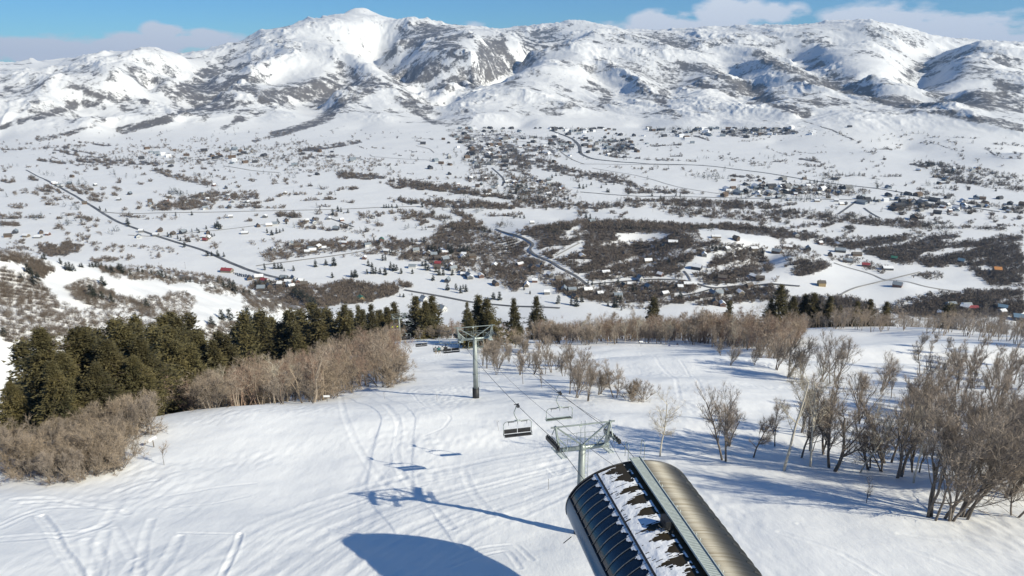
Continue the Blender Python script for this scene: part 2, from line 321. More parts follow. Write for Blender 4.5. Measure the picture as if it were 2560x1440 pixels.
# polygons of scrub and of dark canyon faces: mountains first, then valley, then the low hills, then the left hillside
POLY = """
.62|430,215 480,190 500,165 560,150 640,160 620,190 700,180 640,210 560,230 500,250 450,235
.55|430,225 520,215 640,225 700,215 800,190 900,170 960,205 900,230 840,250 800,285 740,265 640,255 560,275 480,285 420,260
.45|560,235 700,228 800,240 830,280 740,270 620,262
.60|960,200 1010,215 1060,250 1100,275 1130,320 1250,330 1290,370 1200,400 1130,340 1080,290 1010,250
.62|955,165 1030,120 1110,130 1160,105 1190,75 1110,60 1025,50 975,60 1000,90 985,110 960,140
.58|960,190 1050,150 1150,110 1190,130 1120,180 1060,215 1010,215
.60|1200,90 1260,95 1345,140 1280,180 1200,220 1120,235 1050,230 1100,200 1180,160
.70|1290,90 1400,75 1430,100 1350,135 1310,120
.50|1230,74 1290,66 1360,64 1460,56 1380,80 1290,90
.55|1500,78 1620,82 1760,90 1760,120 1680,130 1600,110 1520,100
.42|1760,85 1900,85 2040,75 2110,62 2090,100 1960,115 1850,120 1770,115
.38|1480,160 1560,130 1700,150 1760,190 1700,230 1560,200
.55|1830,190 1900,210 1960,240 2080,245 2200,265 2300,280 2280,290 2100,270 2000,275 1900,255 1860,225
.55|1880,130 1930,165 1990,190 2060,215 2040,222 1960,200 1900,165
.5|1990,150 2060,190 2150,235 2230,250 2400,290 2560,320 2560,310 2400,270 2230,225 2100,180 2040,150
.45|2170,60 2260,85 2300,120 2240,130 2180,100
.55|2300,140 2380,150 2330,185 2280,200 2250,180
.5|2350,140 2440,110 2560,140 2560,190 2450,190 2380,180
.7|2320,250 2440,218 2520,240 2560,260 2560,285 2450,270 2360,262
.6|2480,200 2560,190 2560,250 2500,235
.35|0,190 90,175 220,160 340,150 440,160 480,180 400,215 330,200 230,215 120,230 0,240
.3|0,245 200,220 400,250 380,290 200,270 0,290
.3|560,110 700,80 760,130 680,170 600,180
.32|880,150 950,180 900,200 840,180
.36|230,395 300,368 400,352 480,345 560,350 640,368 640,420 560,410 480,415 400,412 300,408
.4|600,365 760,350 800,380 960,400 930,430 800,430 640,440
.6|372,425 410,420 460,440 530,455 520,468 440,450
.6|385,512 440,500 520,480 560,478 640,480 650,500 540,502 530,528 420,535 350,540
.85|838,430 880,428 960,440 965,448 900,450 845,445
.85|968,448 1010,450 1150,468 1280,490 1280,500 1150,485 1050,475 980,470
.8|1000,505 1020,500 1060,510 1180,500 1280,515 1280,524 1100,520 1040,516
.55|1100,300 1190,290 1180,310 1330,335 1400,355 1330,430 1260,430 1180,350 1130,345 1110,320
.5|1180,400 1240,395 1330,440 1400,460 1440,490 1330,500 1230,470 1160,450
.75|1250,370 1330,385 1420,420 1560,445 1600,470 1480,450 1380,430 1270,410
.6|1340,345 1440,335 1450,385 1400,395 1330,375
.65|1490,350 1570,345 1590,370 1520,400 1500,385 1540,370
.5|1620,325 1700,310 1760,335 1740,345 1640,340
.7|1800,330 1890,318 1990,325 2000,335 1880,342 1800,340
.6|1470,435 1560,430 1590,445 1500,450
.6|1280,495 1500,510 1620,505 1640,515 1500,525 1280,520
.65|1560,470 1800,480 1900,480 1890,495 1780,500 1560,505
.75|1660,500 1860,505 1920,510 1960,520 1840,525 1650,512
.5|1600,515 1800,525 1950,540 1900,555 1700,540
.45|2050,430 2130,460 2180,480 2150,500 2040,490 1980,470
.55|1920,520 2060,530 2200,545 2330,560 2330,575 2150,562 2000,548 1920,545
.6|2220,512 2350,510 2340,525 2230,530
.6|2260,485 2400,505 2560,520 2560,535 2400,525 2280,505
.5|2280,400 2560,440 2560,480 2460,470 2330,440
.72|1270,585 1350,565 1480,550 1620,560 1640,580 1550,600 1440,610 1330,625 1290,610
.9|1440,555 1560,552 1740,562 1830,562 1900,570 1960,580 1900,580 1740,580 1620,590 1500,580
.9|1720,565 1830,562 1960,575 2080,595 2150,592 2240,590 2560,590 2560,680 2450,665 2330,668 2250,660 2180,640 2100,620 2000,600 1900,590
.8|1330,640 1450,600 1560,590 1700,585 1760,590 1700,610 1600,635 1450,650 1350,655
.7|1290,620 1450,660 1600,610 1780,600 1900,620 1940,680 1830,700 1660,695 1500,700 1400,690 1320,660
.62|1340,690 1500,695 1700,700 1830,700 1960,700 1970,745 1800,765 1600,760 1430,745 1340,720
.55|1260,640 1340,660 1370,690 1500,730 1560,760 1700,770 1560,775 1400,755 1290,740 1240,700
.62|1180,560 1290,590 1340,660 1300,700 1220,700 1160,660 1060,650 1080,610 1140,580
.55|960,620 1080,610 1170,640 1160,690 1080,660 1000,650
.7|770,600 960,605 1060,600 1100,570 1190,545 1180,600 1080,640 960,640 880,625 770,625
.6|650,640 700,605 800,600 870,605 960,630 900,640 760,655 660,655
.85|1000,705 950,715 870,700 810,715 790,740 860,760 930,755 990,735 1040,715
.7|640,700 740,705 830,720 860,760 760,780 640,770 600,740
.85|90,610 180,605 215,612 200,630 130,645 95,625
.45|1940,590 2060,640 2120,640 2230,670 2210,690 2070,655 1960,670
.75|1990,650 2060,648 2080,665 2020,690 1980,690
.6|2270,680 2360,685 2340,700 2270,698
.75|2420,670 2560,680 2560,720 2480,715
.75|2200,770 2330,735 2420,725 2560,725 2560,790 2400,800 2250,790
.55|1960,740 2130,745 2180,760 2200,790 1960,790
.8|0,630 60,640 120,660 150,700 110,700 60,675 0,655
.42|0,665 60,690 120,720 150,760 120,800 0,720
.5|150,690 220,695 300,730 280,790 180,750
.55|240,665 400,670 560,695 650,740 700,780 640,790 560,740 440,720 400,700 300,700 250,685
.45|290,735 400,745 480,710 500,780 470,820 330,790 250,770
.33|0,720 120,760 300,790 420,820 300,900 100,880 0,850
.5|480,830 620,800 700,820 740,860 560,870
"""
LINES = """
4 .7|0,375 60,372 110,375 185,378 240,385
7 .8|110,370 170,368 190,378
5 .8|155,380 200,390 250,394 265,393
5 .8|200,355 270,365
10 .75|200,402 300,405 400,410
6 .95|100,400 140,405 160,408
3 .8|65,420 85,432
8 .8|0,452 30,455
10 .8|78,447 110,450
6 .8|120,468 140,472
6 .85|95,475 165,482
8 .8|165,470 195,480
8 .8|222,485 240,490
8 .7|250,532 350,541
5 .8|590,518 640,515
3 .7|0,547 60,545
6 .8|30,518 62,518
7 .8|10,561 40,563
4 .8|0,620 50,625
6 .7|235,655 330,648
5 .8|230,648 330,645
5 .7|375,642 400,643
4 .7|750,378 790,372 850,366
9 .7|770,395 830,390
4 .7|760,372 880,355
4 .7|690,330 780,310 820,300
5 .6|830,325 860,315
4 .8|1000,305 1060,306 1130,310
6 .8|750,377 800,372 850,365 900,355
5 .8|845,475 890,472
9 .95|700,538 745,540
6 .8|640,520 720,522
5 .7|640,510 680,500
7 .9|1000,500 1030,510 1060,510
10 .85|1140,530 1170,545 1150,570
6 .8|1040,540 1060,545 1080,535
5 .85|1035,550 1060,552
10 .8|1060,505 1200,510 1280,517
4 .6|140,345 200,330 260,310
5 .6|90,345 150,340
4 .6|400,335 480,310 520,295
4 .55|0,325 40,305
4 .8|2000,300 2080,325 2110,340 2150,355
4 .8|1740,340 1770,350
4 .7|1900,300 1990,315 2050,325
6 .8|2480,300 2560,315
4 .8|1590,398 1690,402 1740,405
4 .8|1620,366 1700,362
4 .8|2000,397 2050,405
3 .7|2090,438 2140,441
6 .9|1830,440 1890,445
5 .8|2020,452 2060,455 2130,465
6 .8|2280,410 2300,415
9 .95|2310,413 2350,413
7 .9|2360,428 2390,435
9 .7|2360,445 2400,455 2460,460
4 .7|2330,430 2350,445
5 .8|2200,500 2360,500
5 .9|2300,515 2330,518
5 .7|2490,360 2560,365
4 .6|2500,395 2560,397
4 .8|2470,375 2490,390
6 .7|2100,600 2130,575 2120,570
"""
ROADS = [('113,449 180,485 245,525 300,558 325,566 420,600 500,622 560,650 620,675 680,692 740,706 775,709', 10, 'a'), ('65,425 85,436 113,449', 6, 'a'),
                ('252,529 300,534 350,534 500,531 640,528 800,525 900,521 1050,516', 7, 't'), ('640,665 780,647 900,630 928,622', 7, 't'), ('1010,725 1100,740 1180,757 1280,766 1400,771', 8, 'a'),
                ('1240,573 1280,588 1320,600 1335,612 1322,625 1340,640 1380,655 1400,670 1440,690 1460,705 1470,715', 8, 'a'), ('1480,711 1560,703 1650,698 1720,702 1780,723 1850,714 1920,711 2000,716', 8, 'a'), ('1780,723 1740,735 1700,741', 7, 'a'),
                ('1375,325 1430,345 1450,365 1450,385 1480,398 1550,405 1620,410', 20, 'a'), ('1620,410 1760,413 1900,430 2050,455 2180,470 2250,480 2330,500 2400,515 2500,530', 13, 'a'), ('1450,480 1560,490 1700,492 1900,496 2150,500 2330,503', 8, 'a'),
                ('2142,502 2118,520 2095,536', 9, 'a'), ('1922,470 1895,482 1872,493', 9, 'a'), ('1975,470 1960,483 1950,497', 9, 't'), ('2160,520 2180,535 2200,545', 8, 'a'), ('2100,738 2130,722 2200,705 2260,690 2300,680', 6, 't'),
                ('2085,658 2180,685 2210,700 2300,715 2400,730', 6, 't'), ('1230,420 1262,448 1256,465', 9, 'a'), ('815,543 850,555 885,568', 6, 'a'), ('320,588 400,592 470,583 600,570 700,555', 5, 't'), ('925,387 930,392 1000,397 1100,402 1105,415', 6, 't'),
                ('1390,640 1430,618 1450,608', 6, 't'), ('1710,678 1720,690 1726,702', 5, 'a'), ('560,415 640,428 700,432', 8, 't'), ('1040,364 1075,372 1085,382', 7, 't'), ('1280,352 1380,360 1420,395 1460,410', 8, 't'), ('1450,410 1600,412 1760,413', 7, 't'), ('1480,420 1600,440 1700,470 1800,485', 5, 't')]
FOOT = """
14 .8|0,318 60,302 150,277 215,256
20 .85|310,325 400,302 500,272 560,243 620,220
18 .8|480,278 560,266 640,250 740,226 800,205
16 .85|690,335 780,308 820,290 840,265 890,240 960,215
10 .7|640,352 700,338 760,320 820,302
12 .7|100,348 170,336 210,322 260,300
12 .7|180,215 250,240 300,262
12 .7|560,320 600,300 660,282 700,262
14 .8|1000,250 1040,280 1085,305
12 .75|1470,205 1515,230 1520,250
14 .85|1655,230 1650,250 1670,275 1690,292
20 .8|1740,205 1820,225 1900,245 1960,265 2010,285
14 .7|1500,150 1560,190 1600,212 1640,240
16 .8|1700,160 1780,180 1830,200 1880,222
18 .85|1900,135 1960,165 2030,200 2080,215 2150,235 2230,255 2330,275 2450,300 2560,322
14 .75|2040,150 2100,190 2170,230
18 .8|2330,235 2440,262 2560,275
10 .7|1180,262 1240,240 1300,215
10 .6|1380,270 1440,262 1500,275
"""
for ln in FOOT.strip().split('\n'):
    v, q_ = ln.split('|'); w_, vv = v.split(); m_line(P(q_), float(w_), float(vv))
for ln in POLY.strip().split('\n'):
    v, s = ln.split('|'); m_poly(P(s), float(v))
for ln in LINES.strip().split('\n'):
    v, s = ln.split('|'); w, vv = v.split(); m_line(P(s), float(w), float(vv))
# scattered bushes and small groves over the whole valley floor
for i in range(2600):
    px = RNG.uniform(0, 2560); py = 325 + 300 * RNG.random() ** 1.3
    if perlin(px / 160, py / 45, 77) < 0.02: continue
    s = (py - 250) / 300
    m_ell(px, py, RNG.uniform(3, 11) * s + 2, RNG.uniform(.8, 1.9) * s + .8, RNG.uniform(.6, .95))
for i in range(230):      # hedgerows, ditches and tree rows
    px = RNG.uniform(0, 2560); py = 335 + 300 * RNG.random() ** 1.2; s = (py - 250) / 300
    if perlin(px / 260, py / 60, 78) < -.15: continue
    L = RNG.uniform(20, 130) * (.5 + s * .6); sl = RNG.choice([-.02, .03, .06, .35, -.08], p=[.3, .3, .2, .1, .1]); m_line([(px, py), (px + L * .5, py + L * .5 * sl + RNG.normal(0, 1)), (px + L, py + L * sl)], RNG.uniform(2.0, 4.5) * (.5 + .5 * s), RNG.uniform(.5, .8))
# clearings
CLEAR = """
0|1540,585 1600,583 1690,585 1650,600 1560,606
0|1740,575 1790,570 1850,582 1830,592 1770,585
0|1700,680 1740,640 1790,630 1760,680 1730,690
.1|1400,635 1450,612 1460,625 1400,650
.05|1400,600 1430,570 1470,560 1420,590
.1|2340,600 2420,590 2500,592 2440,602 2350,605
.12|2290,640 2350,622 2460,615 2420,630 2330,645
0|2540,620 2560,610 2560,635
0|290,730 400,715 480,705 520,720 380,740
0|270,720 340,706 410,710 400,735 330,745 300,732
0|465,715 510,725 540,760 560,780 500,830 470,830 480,780 500,760
0|540,740 580,738 610,750 600,800 560,790 560,760
.03|120,680 230,670 240,690 140,720 160,745 150,770 130,740 110,700
.1|15,650 60,660 75,680 20,665
0|1340,700 1290,730 1200,720 1160,740 1300,770 1330,775 1560,770 1420,740
"""
for ln in CLEAR.strip().split('\n'):
    v, s = ln.split('|'); m_poly(P(s), float(v), 'set')
_k = sstep(330, 360, YY) * (1 - sstep(545, 575, YY)); MASK = MASK * (1 - _k) + _k * MASK * np.clip(.95 + .9 * perlin(XX / 15, YY / 4.5, 15) + .5 * perlin(XX / 45, YY / 9, 16), 0, 1.2)
_k = sstep(1240, 1300, XX) * sstep(575, 600, YY) * (1 - sstep(760, 790, YY)); _u = XX * .95 + YY * .9
MASK = MASK * (1 - _k) + _k * MASK * np.clip(1.0 + 1.15 * perlin((YY + XX * .22) / 13, XX / 150, 17) + .5 * perlin(XX / 20, YY / 7, 18), 0, 1.2)
_k = (1 - sstep(1200, 1300, XX)) * sstep(560, 585, YY); MASK = MASK * (1 - _k) + _k * MASK * np.clip(.98 + .9 * perlin(XX / 17, YY / 6, 19) + .5 * perlin(XX / 50, YY / 14, 20), 0, 1.15)
for _s, _w, _m in ROADS:
    _o = MASK.copy(); MASK[:] = 0; m_line(P(_s), 7 + _w * .45, 1.0); _r = MASK.copy(); MASK[:] = _o * (1 - np.clip(_r * 1.4, 0, 1))
def blur(A, n):
    for _ in range(n):
        B = A.copy(); B[1:-1, 1:-1] = (A[1:-1, 1:-1] * 2 + A[:-2, 1:-1] + A[2:, 1:-1] + A[1:-1, :-2] + A[1:-1, 2:]) / 6; A = B
    return A
_b = blur(MASK, 20); _k = sstep(330, 290, YY) if False else 1 - sstep(280, 330, YY)
MASK = MASK * (1 - _k) + _b * _k
_b = blur(MASK, 5); _k = sstep(540, 600, YY); MASK = MASK * (1 - _k) + _b * _k
def mask_at(x, y, z):
    px, py = proj(x, y, z)
    a = np.clip(px / 2 - .5, 0, MW - 1.001); b = np.clip(py / 2 - .5, 0, MH - 1.001)
    i = b.astype(int); j = a.astype(int); fb = b - i; fa = a - j
    m = MASK[i, j] * (1 - fa) * (1 - fb) + MASK[i, j + 1] * fa * (1 - fb) + MASK[i + 1, j] * (1 - fa) * fb + MASK[i + 1, j + 1] * fa * fb
    off = (px < 0) | (px > 2559) | (py < 0) | (py > 1439)
    return np.where(off, np.clip(.25 + .5 * fbm(x / 700, y / 700, 3, 9), 0, .8), m)

# ---------------------------------------------------------------- materials
def mat(name, col=(.5, .5, .5), rough=.7, metal=0.0, vary=0.0, scale=5.0, bump=0.0, bscale=20.0, coord='Object', objvary=0.0, spec=.5, col2=None):
    m = bpy.data.materials.new(name); m.use_nodes = True; nt = m.node_tree; b = nt.nodes['Principled BSDF']
    b.inputs['Roughness'].default_value = rough; b.inputs['Metallic'].default_value = metal
    b.inputs['Specular IOR Level'].default_value = spec
    t = nt.nodes.new('ShaderNodeTexCoord'); n = nt.nodes.new('ShaderNodeTexNoise'); n.inputs['Scale'].default_value = scale; n.inputs['Detail'].default_value = 5
    nt.links.new(t.outputs[coord], n.inputs['Vector'])
    mx = nt.nodes.new('ShaderNodeMixRGB')
    c2 = col2 or tuple(min(1, c * (1 + vary)) for c in col); c1 = tuple(c * (1 - vary) for c in col) if not col2 else col
    mx.inputs[1].default_value = (*c1, 1); mx.inputs[2].default_value = (*c2, 1)
    mr = nt.nodes.new('ShaderNodeMapRange'); mr.inputs[1].default_value = .3; mr.inputs[2].default_value = .7
    nt.links.new(n.outputs[0], mr.inputs[0])
    if objvary:
        oi = nt.nodes.new('ShaderNodeObjectInfo'); hs = nt.nodes.new('ShaderNodeHueSaturation')
        mr2 = nt.nodes.new('ShaderNodeMapRange'); mr2.inputs[3].default_value = 1 - objvary; mr2.inputs[4].default_value = 1 + objvary
        nt.links.new(oi.outputs['Random'], mr2.inputs[0]); nt.links.new(mr2.outputs[0], hs.inputs['Value'])
        nt.links.new(mr.outputs[0], mx.inputs[0]); nt.links.new(mx.outputs[0], hs.inputs['Color']); nt.links.new(hs.outputs[0], b.inputs['Base Color'])
    else:
        nt.links.new(mr.outputs[0], mx.inputs[0]); nt.links.new(mx.outputs[0], b.inputs['Base Color'])
    if bump:
        n3 = nt.nodes.new('ShaderNodeTexNoise'); n3.inputs['Scale'].default_value = bscale; n3.inputs['Detail'].default_value = 6
        nt.links.new(t.outputs[coord], n3.inputs['Vector'])
        bp = nt.nodes.new('ShaderNodeBump'); bp.inputs['Strength'].default_value = 1; bp.inputs['Distance'].default_value = bump
        nt.links.new(n3.outputs[0], bp.inputs['Height']); nt.links.new(bp.outputs[0], b.inputs['Normal'])
    return m
def ground_material(name, far, big=False):
    m = bpy.data.materials.new(name); m.use_nodes = True; nt = m.node_tree; L = nt.links; b = nt.nodes['Principled BSDF']
    b.inputs['Roughness'].default_value = .55; b.inputs['Specular IOR Level'].default_value = .25
    def nd(t, **k):
        n = nt.nodes.new(t)
        for a, v in k.items(): setattr(n, a, v)
        return n
    geo = nd('ShaderNodeNewGeometry')
    def noise(scale, det=5, sc=(1, 1, 1), rough=.55):
        mp = nd('ShaderNodeMapping'); mp.inputs['Scale'].default_value = sc; L.new(geo.outputs['Position'], mp.inputs[0])
        n = nd('ShaderNodeTexNoise'); n.inputs['Scale'].default_value = scale; n.inputs['Detail'].default_value = det; n.inputs['Roughness'].default_value = rough
        L.new(mp.outputs[0], n.inputs['Vector']); return n.outputs[0]
    def mth(op, a, c, clamp=False):
        n = nd('ShaderNodeMath', operation=op, use_clamp=clamp)
        for i, v in enumerate((a, c)):
            if isinstance(v, (int, float)): n.inputs[i].default_value = v
            else: L.new(v, n.inputs[i])
        return n.outputs[0]
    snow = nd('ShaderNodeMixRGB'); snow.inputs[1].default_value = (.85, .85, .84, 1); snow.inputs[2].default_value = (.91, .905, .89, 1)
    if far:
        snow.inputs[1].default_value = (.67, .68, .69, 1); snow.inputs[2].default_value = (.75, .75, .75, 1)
        at = nd('ShaderNodeAttribute', attribute_name='brush')
        L.new(noise(.004, 4), snow.inputs[0])
        n = mth('ADD', mth('MULTIPLY', noise(.035, 6, rough=.7), .65), mth('MULTIPLY', noise(.16, 3, rough=.6), .35))
        if big: n = mth('ADD', mth('ADD', mth('MULTIPLY', noise(.009, 4, rough=.6), .30), mth('MULTIPLY', noise(.024, 5, (1, .6, 1), rough=.75), .42)), mth('MULTIPLY', noise(.05, 4, rough=.75), .28))
        th = mth('SUBTRACT', mth('MULTIPLY', mth('SUBTRACT', n, .5), 8.5), mth('MULTIPLY', mth('SUBTRACT', .56 if big else .50, at.outputs['Fac']), 3.0 if big else 4.2))
        k = mth('MULTIPLY', th, 1.5 if big else 1.6, clamp=True)
        gate = mth('MULTIPLY', mth('SUBTRACT', at.outputs['Fac'], .05), 8, clamp=True)
        k = mth('MULTIPLY', mth('MULTIPLY', k, gate), .93)
        bc = nd('ShaderNodeMixRGB'); bc.inputs[1].default_value = (.052, .048, .048, 1); bc.inputs[2].default_value = (.100, .088, .082, 1)
        L.new(noise(.012, 4), bc.inputs[0])
        mx = nd('ShaderNodeMixRGB'); L.new(k, mx.inputs[0]); L.new(snow.outputs[0], mx.inputs[1]); L.new(bc.outputs[0], mx.inputs[2])
        L.new(mx.outputs[0], b.inputs['Base Color'])
        bp = nd('ShaderNodeBump'); bp.inputs['Distance'].default_value = 6.0; bp.inputs['Strength'].default_value = .28
        L.new(noise(.02, 7, rough=.6), bp.inputs['Height']); L.new(bp.outputs[0], b.inputs['Normal'])
    else:
        at = nd('ShaderNodeAttribute', attribute_name='brush')
        L.new(noise(.05, 5), snow.inputs[0]); L.new(snow.outputs[0], b.inputs['Base Color'])
        n = mth('ADD', mth('MULTIPLY', noise(.9, 7, (1, .45, .45), .62), .10), mth('MULTIPLY', noise(7, 4, rough=.7), .012))
        # fine corduroy left by the groomer, following the run
        wv = nd('ShaderNodeTexWave'); wv.inputs['Scale'].default_value = 1.1; wv.inputs['Distortion'].default_value = 6; wv.inputs['Detail'].default_value = 3; wv.inputs['Detail Scale'].default_value = .15
        L.new(geo.outputs['Position'], wv.inputs['Vector'])
        n = mth('ADD', n, mth('MULTIPLY', wv.outputs['Fac'], 0.0))
        bp = nd('ShaderNodeBump'); bp.inputs['Distance'].default_value = 1.0; bp.inputs['Strength'].default_value = .8
        L.new(n, bp.inputs['Height']); L.new(bp.outputs[0], b.inputs['Normal'])
    return m
M_NEAR = ground_material('snow_near', False); M_FAR = ground_material('snow_and_scrub', True); M_MTN = ground_material('mountain_snow_and_scrub', True, True)

# ---------------------------------------------------------------- mesh helpers
def link(name, me, parent=None, mats=()):
    o = bpy.data.objects.new(name, me); COL.objects.link(o)
    if parent is not None: o.parent = parent
    return o
def raw_mesh(name, V, F, mats, smooth=False, midx=None, attrs=None):
    V = np.asarray(V, np.float32); F = np.asarray(F, np.int32); k = F.shape[1]
    me = bpy.data.meshes.new(name); me.vertices.add(len(V)); me.vertices.foreach_set('co', V.ravel())
    me.loops.add(F.size); me.loops.foreach_set('vertex_index', F.ravel())
    me.polygons.add(len(F)); me.polygons.foreach_set('loop_start', np.arange(0, F.size, k, dtype=np.int32))
    try: me.polygons.foreach_set('loop_total', np.full(len(F), k, np.int32))
    except Exception: pass
    for m_ in mats: me.materials.append(m_)
    if midx is not None: me.polygons.foreach_set('material_index', np.asarray(midx, np.int32))
    me.polygons.foreach_set('use_smooth', np.full(len(F), smooth, bool))
    if attrs:
        for n, a in attrs.items():
            at = me.attributes.new(n, 'FLOAT', 'POINT'); at.data.foreach_set('value', np.asarray(a, np.float32))
    me.update(calc_edges=True); me.validate(verbose=False)
    return me
def structure(o, kind='structure'): o['kind'] = kind; return o
def tag(o, label, cat, group=None, kind=None):
    o['label'] = label; o['category'] = cat
    if group: o['group'] = group
    if kind: o['kind'] = kind
    return o
def empty(name, loc, rz=0):
    o = bpy.data.objects.new(name, None); COL.objects.link(o); o.location = loc; o.rotation_euler = (0, 0, rz); o.empty_display_size = .2
    return o

# ski and groomer tracks pressed into the near snow
TR = []
def track(s, w=.35, d=.05, berm=.6, k=1.5):
    pts = [gp(a, b) for a, b in P(s)]; pts = np.array([(p[0], p[1]) for p in pts])
    # smooth
    t = np.linspace(0, len(pts) - 1, (len(pts) - 1) * 10 + 1); X = np.interp(t, range(len(pts)), pts[:, 0]); Y_ = np.interp(t, range(len(pts)), pts[:, 1])
    for _ in range(6):
        X[1:-1] = (X[:-2] + 2 * X[1:-1] + X[2:]) / 4; Y_[1:-1] = (Y_[:-2] + 2 * Y_[1:-1] + Y_[2:]) / 4
    TR.append((X, Y_, w, d * .38 * k, berm))
for a in range(11):
    k = a / 10.0
    A = np.array(P('470,1440 600,1340 760,1268 930,1215 1120,1172 1300,1135 1440,1105')); B = np.array(P('1060,1440 1130,1390 1200,1345 1270,1310 1340,1280 1400,1250 1450,1225'))
    Q = A * (1 - k) + B * k + np.array([0, 6 * math.sin(a * 2.3)]); track(' '.join('%f,%f' % (q[0], q[1]) for q in Q), .45 if a % 3 else .8, .05 if a % 3 else .09, .6, 1.0)
for s, w, d in [('0,1352 60,1348 180,1340 250,1318 285,1278', .5, .08), ('0,1345 100,1338 230,1328 280,1300', .5, .07), ('40,1248 110,1245 190,1258 290,1272', .6, .09), ('60,1258 150,1252 240,1268 320,1284', .5, .08),
                ('0,1312 50,1290 100,1272 170,1268 280,1272', .4, .06), ('0,1322 80,1284 140,1300 180,1320', .4, .05), ('100,1290 130,1330 150,1370 180,1410 200,1440', .45, .12), ('108,1288 140,1326 158,1372 190,1408 208,1440', .3, .10), ('215,1350 225,1400 235,1440', .5, .08), ('265,1330 250,1380 235,1440', .5, .08),
                ('290,1320 310,1360 330,1395', .4, .06), ('380,1300 360,1350 352,1440', .4, .06), ('450,1340 420,1400 385,1440', .5, .08), ('600,1335 590,1370 570,1410 555,1440', .3, .10),
                ('265,1240 285,1232 330,1215 390,1200', .5, .05), ('350,1430 340,1395 310,1440', .4, .06), ('255,1440 262,1400 240,1360', .4, .07), ('420,1240 520,1222 640,1208', .4, .04), ('400,1270 520,1262 620,1240', .35, .04),
                ('450,1332 520,1334 600,1335', .3, .06), ('850,980 860,1040 890,1110 930,1170 980,1230', .5, .05), ('960,1010 1000,1060 990,1130 1000,1180 1050,1240 1130,1320', .5, .06),
                ('1030,985 1060,1020 1130,1040 1110,1070 1060,1090', .3, .05), ('1160,1180 1180,1230 1230,1290', .5, .05), ('1700,1000 1680,940 1640,900 1600,880', .5, .05), ('1760,990 1720,930 1700,900', .4, .05),
                ('2200,1440 2100,1380 1950,1330', .4, .05), ('2440,1440 2300,1380 2150,1345 2000,1310', .4, .05), ('2560,1400 2400,1360 2250,1335', .4, .05), ('1130,1400 1200,1370 1290,1360 1330,1400', .3, .05), ('1120,1420 1200,1390 1270,1375 1300,1420', .3, .05),
                ('1370,1170 1390,1190 1420,1180', .3, .04), ('2000,900 1980,870 1960,850', .4, .05), ('2050,900 2030,870 2010,845', .4, .05)]:
    track(s, w, d)
def track_disp(x, y):
    out = np.zeros(x.shape)
    for X, Y_, w, d, berm in TR:
        m = (x > X.min() - 1.5) & (x < X.max() + 1.5) & (y > Y_.min() - 1.5) & (y < Y_.max() + 1.5)
        idx = np.where(m.ravel())[0]
        if not len(idx): continue
        a = x.ravel()[idx]; b = y.ravel()[idx]; best = np.full(len(idx), 9.0)
        for i in range(len(X) - 1):
            sel = (a > min(X[i], X[i + 1]) - 1.2) & (a < max(X[i], X[i + 1]) + 1.2) & (b > min(Y_[i], Y_[i + 1]) - 1.2) & (b < max(Y_[i], Y_[i + 1]) + 1.2)
            if not sel.any(): continue
            dx, dy = X[i + 1] - X[i], Y_[i + 1] - Y_[i]; t = np.clip(((a[sel] - X[i]) * dx + (b[sel] - Y_[i]) * dy) / (dx * dx + dy * dy + 1e-9), 0, 1)
            dd = np.hypot(a[sel] - X[i] - t * dx, b[sel] - Y_[i] - t * dy); best[sel] = np.minimum(best[sel], dd)
        q = best / w
        p = -d * np.exp(-q * q * 2) + d * berm * np.exp(-((q - 1.15) / .4) ** 2)
        p *= (1 + .5 * perlin(a * 1.3, b * 1.3, 8))
        o = out.ravel(); o[idx] += p; out = o.reshape(x.shape)
    return out
def chop(x, y):          # skied-up, wind-worked snow patches
    m = np.clip(perlin(x / 14, y / 12, 61) + .25, 0, 1)
    return m * .07 * perlin(x / .9, y / 1.8, 62) + .035 * perlin(x / 2.6, y / 2.2, 63)
def polar_sheet(name, az, Rr, material, near):
    T, R = np.meshgrid(az, Rr, indexing='ij'); x = np.sin(T) * R; y = np.cos(T) * R
    z = H(x, y)
    if near:
        fade = 1 - sstep(200, 300, R)
        inf = (np.abs(T) < .8)
        z = z + fade * inf * (track_disp(x, y) + chop(x, y))
        br = np.zeros(z.shape)
    else:
        br = mask_at(x, y, z)
        # scrub gathers in the gullies
        mt = sstep(3500, 4300, R) * sstep(2, 50, z - VZ)
        g = mtn_noise(x, y)
        patch = np.clip(.5 + .9 * fbm(x / 420, y / 420, 4, 51), 0, 1)
        gl = sstep(.55, -.45, g); fine = np.clip(.5 + .8 * fbm((x * .86 + y * .5) / 90, (-x * .5 + y * .86) / 330, 4, 57), 0, 1)
        want = .27 + br * (.62 + .30 * gl + .40 * (fine - .5)) + .24 * gl * patch + .42 * (fine - .5) + .26 * (patch - .5)
        want = want * (1 - .5 * sstep(280, 560, z) * (br < .35))
        want = np.minimum(want + .05 * sstep(-150, -330, z), .66 + .16 * sstep(.45, .6, br))
        br = br * (1 - mt) + mt * want
        br = np.clip(br, 0, 1)
    V = np.stack([x.ravel(), y.ravel(), z.ravel()], 1); n, m = x.shape
    i = np.arange(n - 1)[:, None] * m + np.arange(m - 1)[None, :]; i = i.ravel()
    F = np.stack([i, i + 1, i + m + 1, i + m], 1)[:, ::-1]
    me = raw_mesh(name, V, F[:, ::-1] if False else F, [material], True, attrs={'brush': br.ravel()})
    return structure(link(name, me))
azn = np.concatenate([np.radians(np.linspace(-180, -44, 40)[:-1]), np.radians(np.linspace(-44, 44, 1150)), np.radians(np.linspace(44, 180, 40)[1:])])
Rn = np.concatenate([np.linspace(2, 36, 18)[:-1], np.geomspace(36, 340, 1000)])
azf = np.radians(np.concatenate([np.linspace(-75, -40, 60)[:-1], np.linspace(-40, 40, 1250), np.linspace(40, 75, 60)[1:]]))
Rv = np.geomspace(340, 3600, 460); Rm = np.geomspace(3600, 13500, 420)
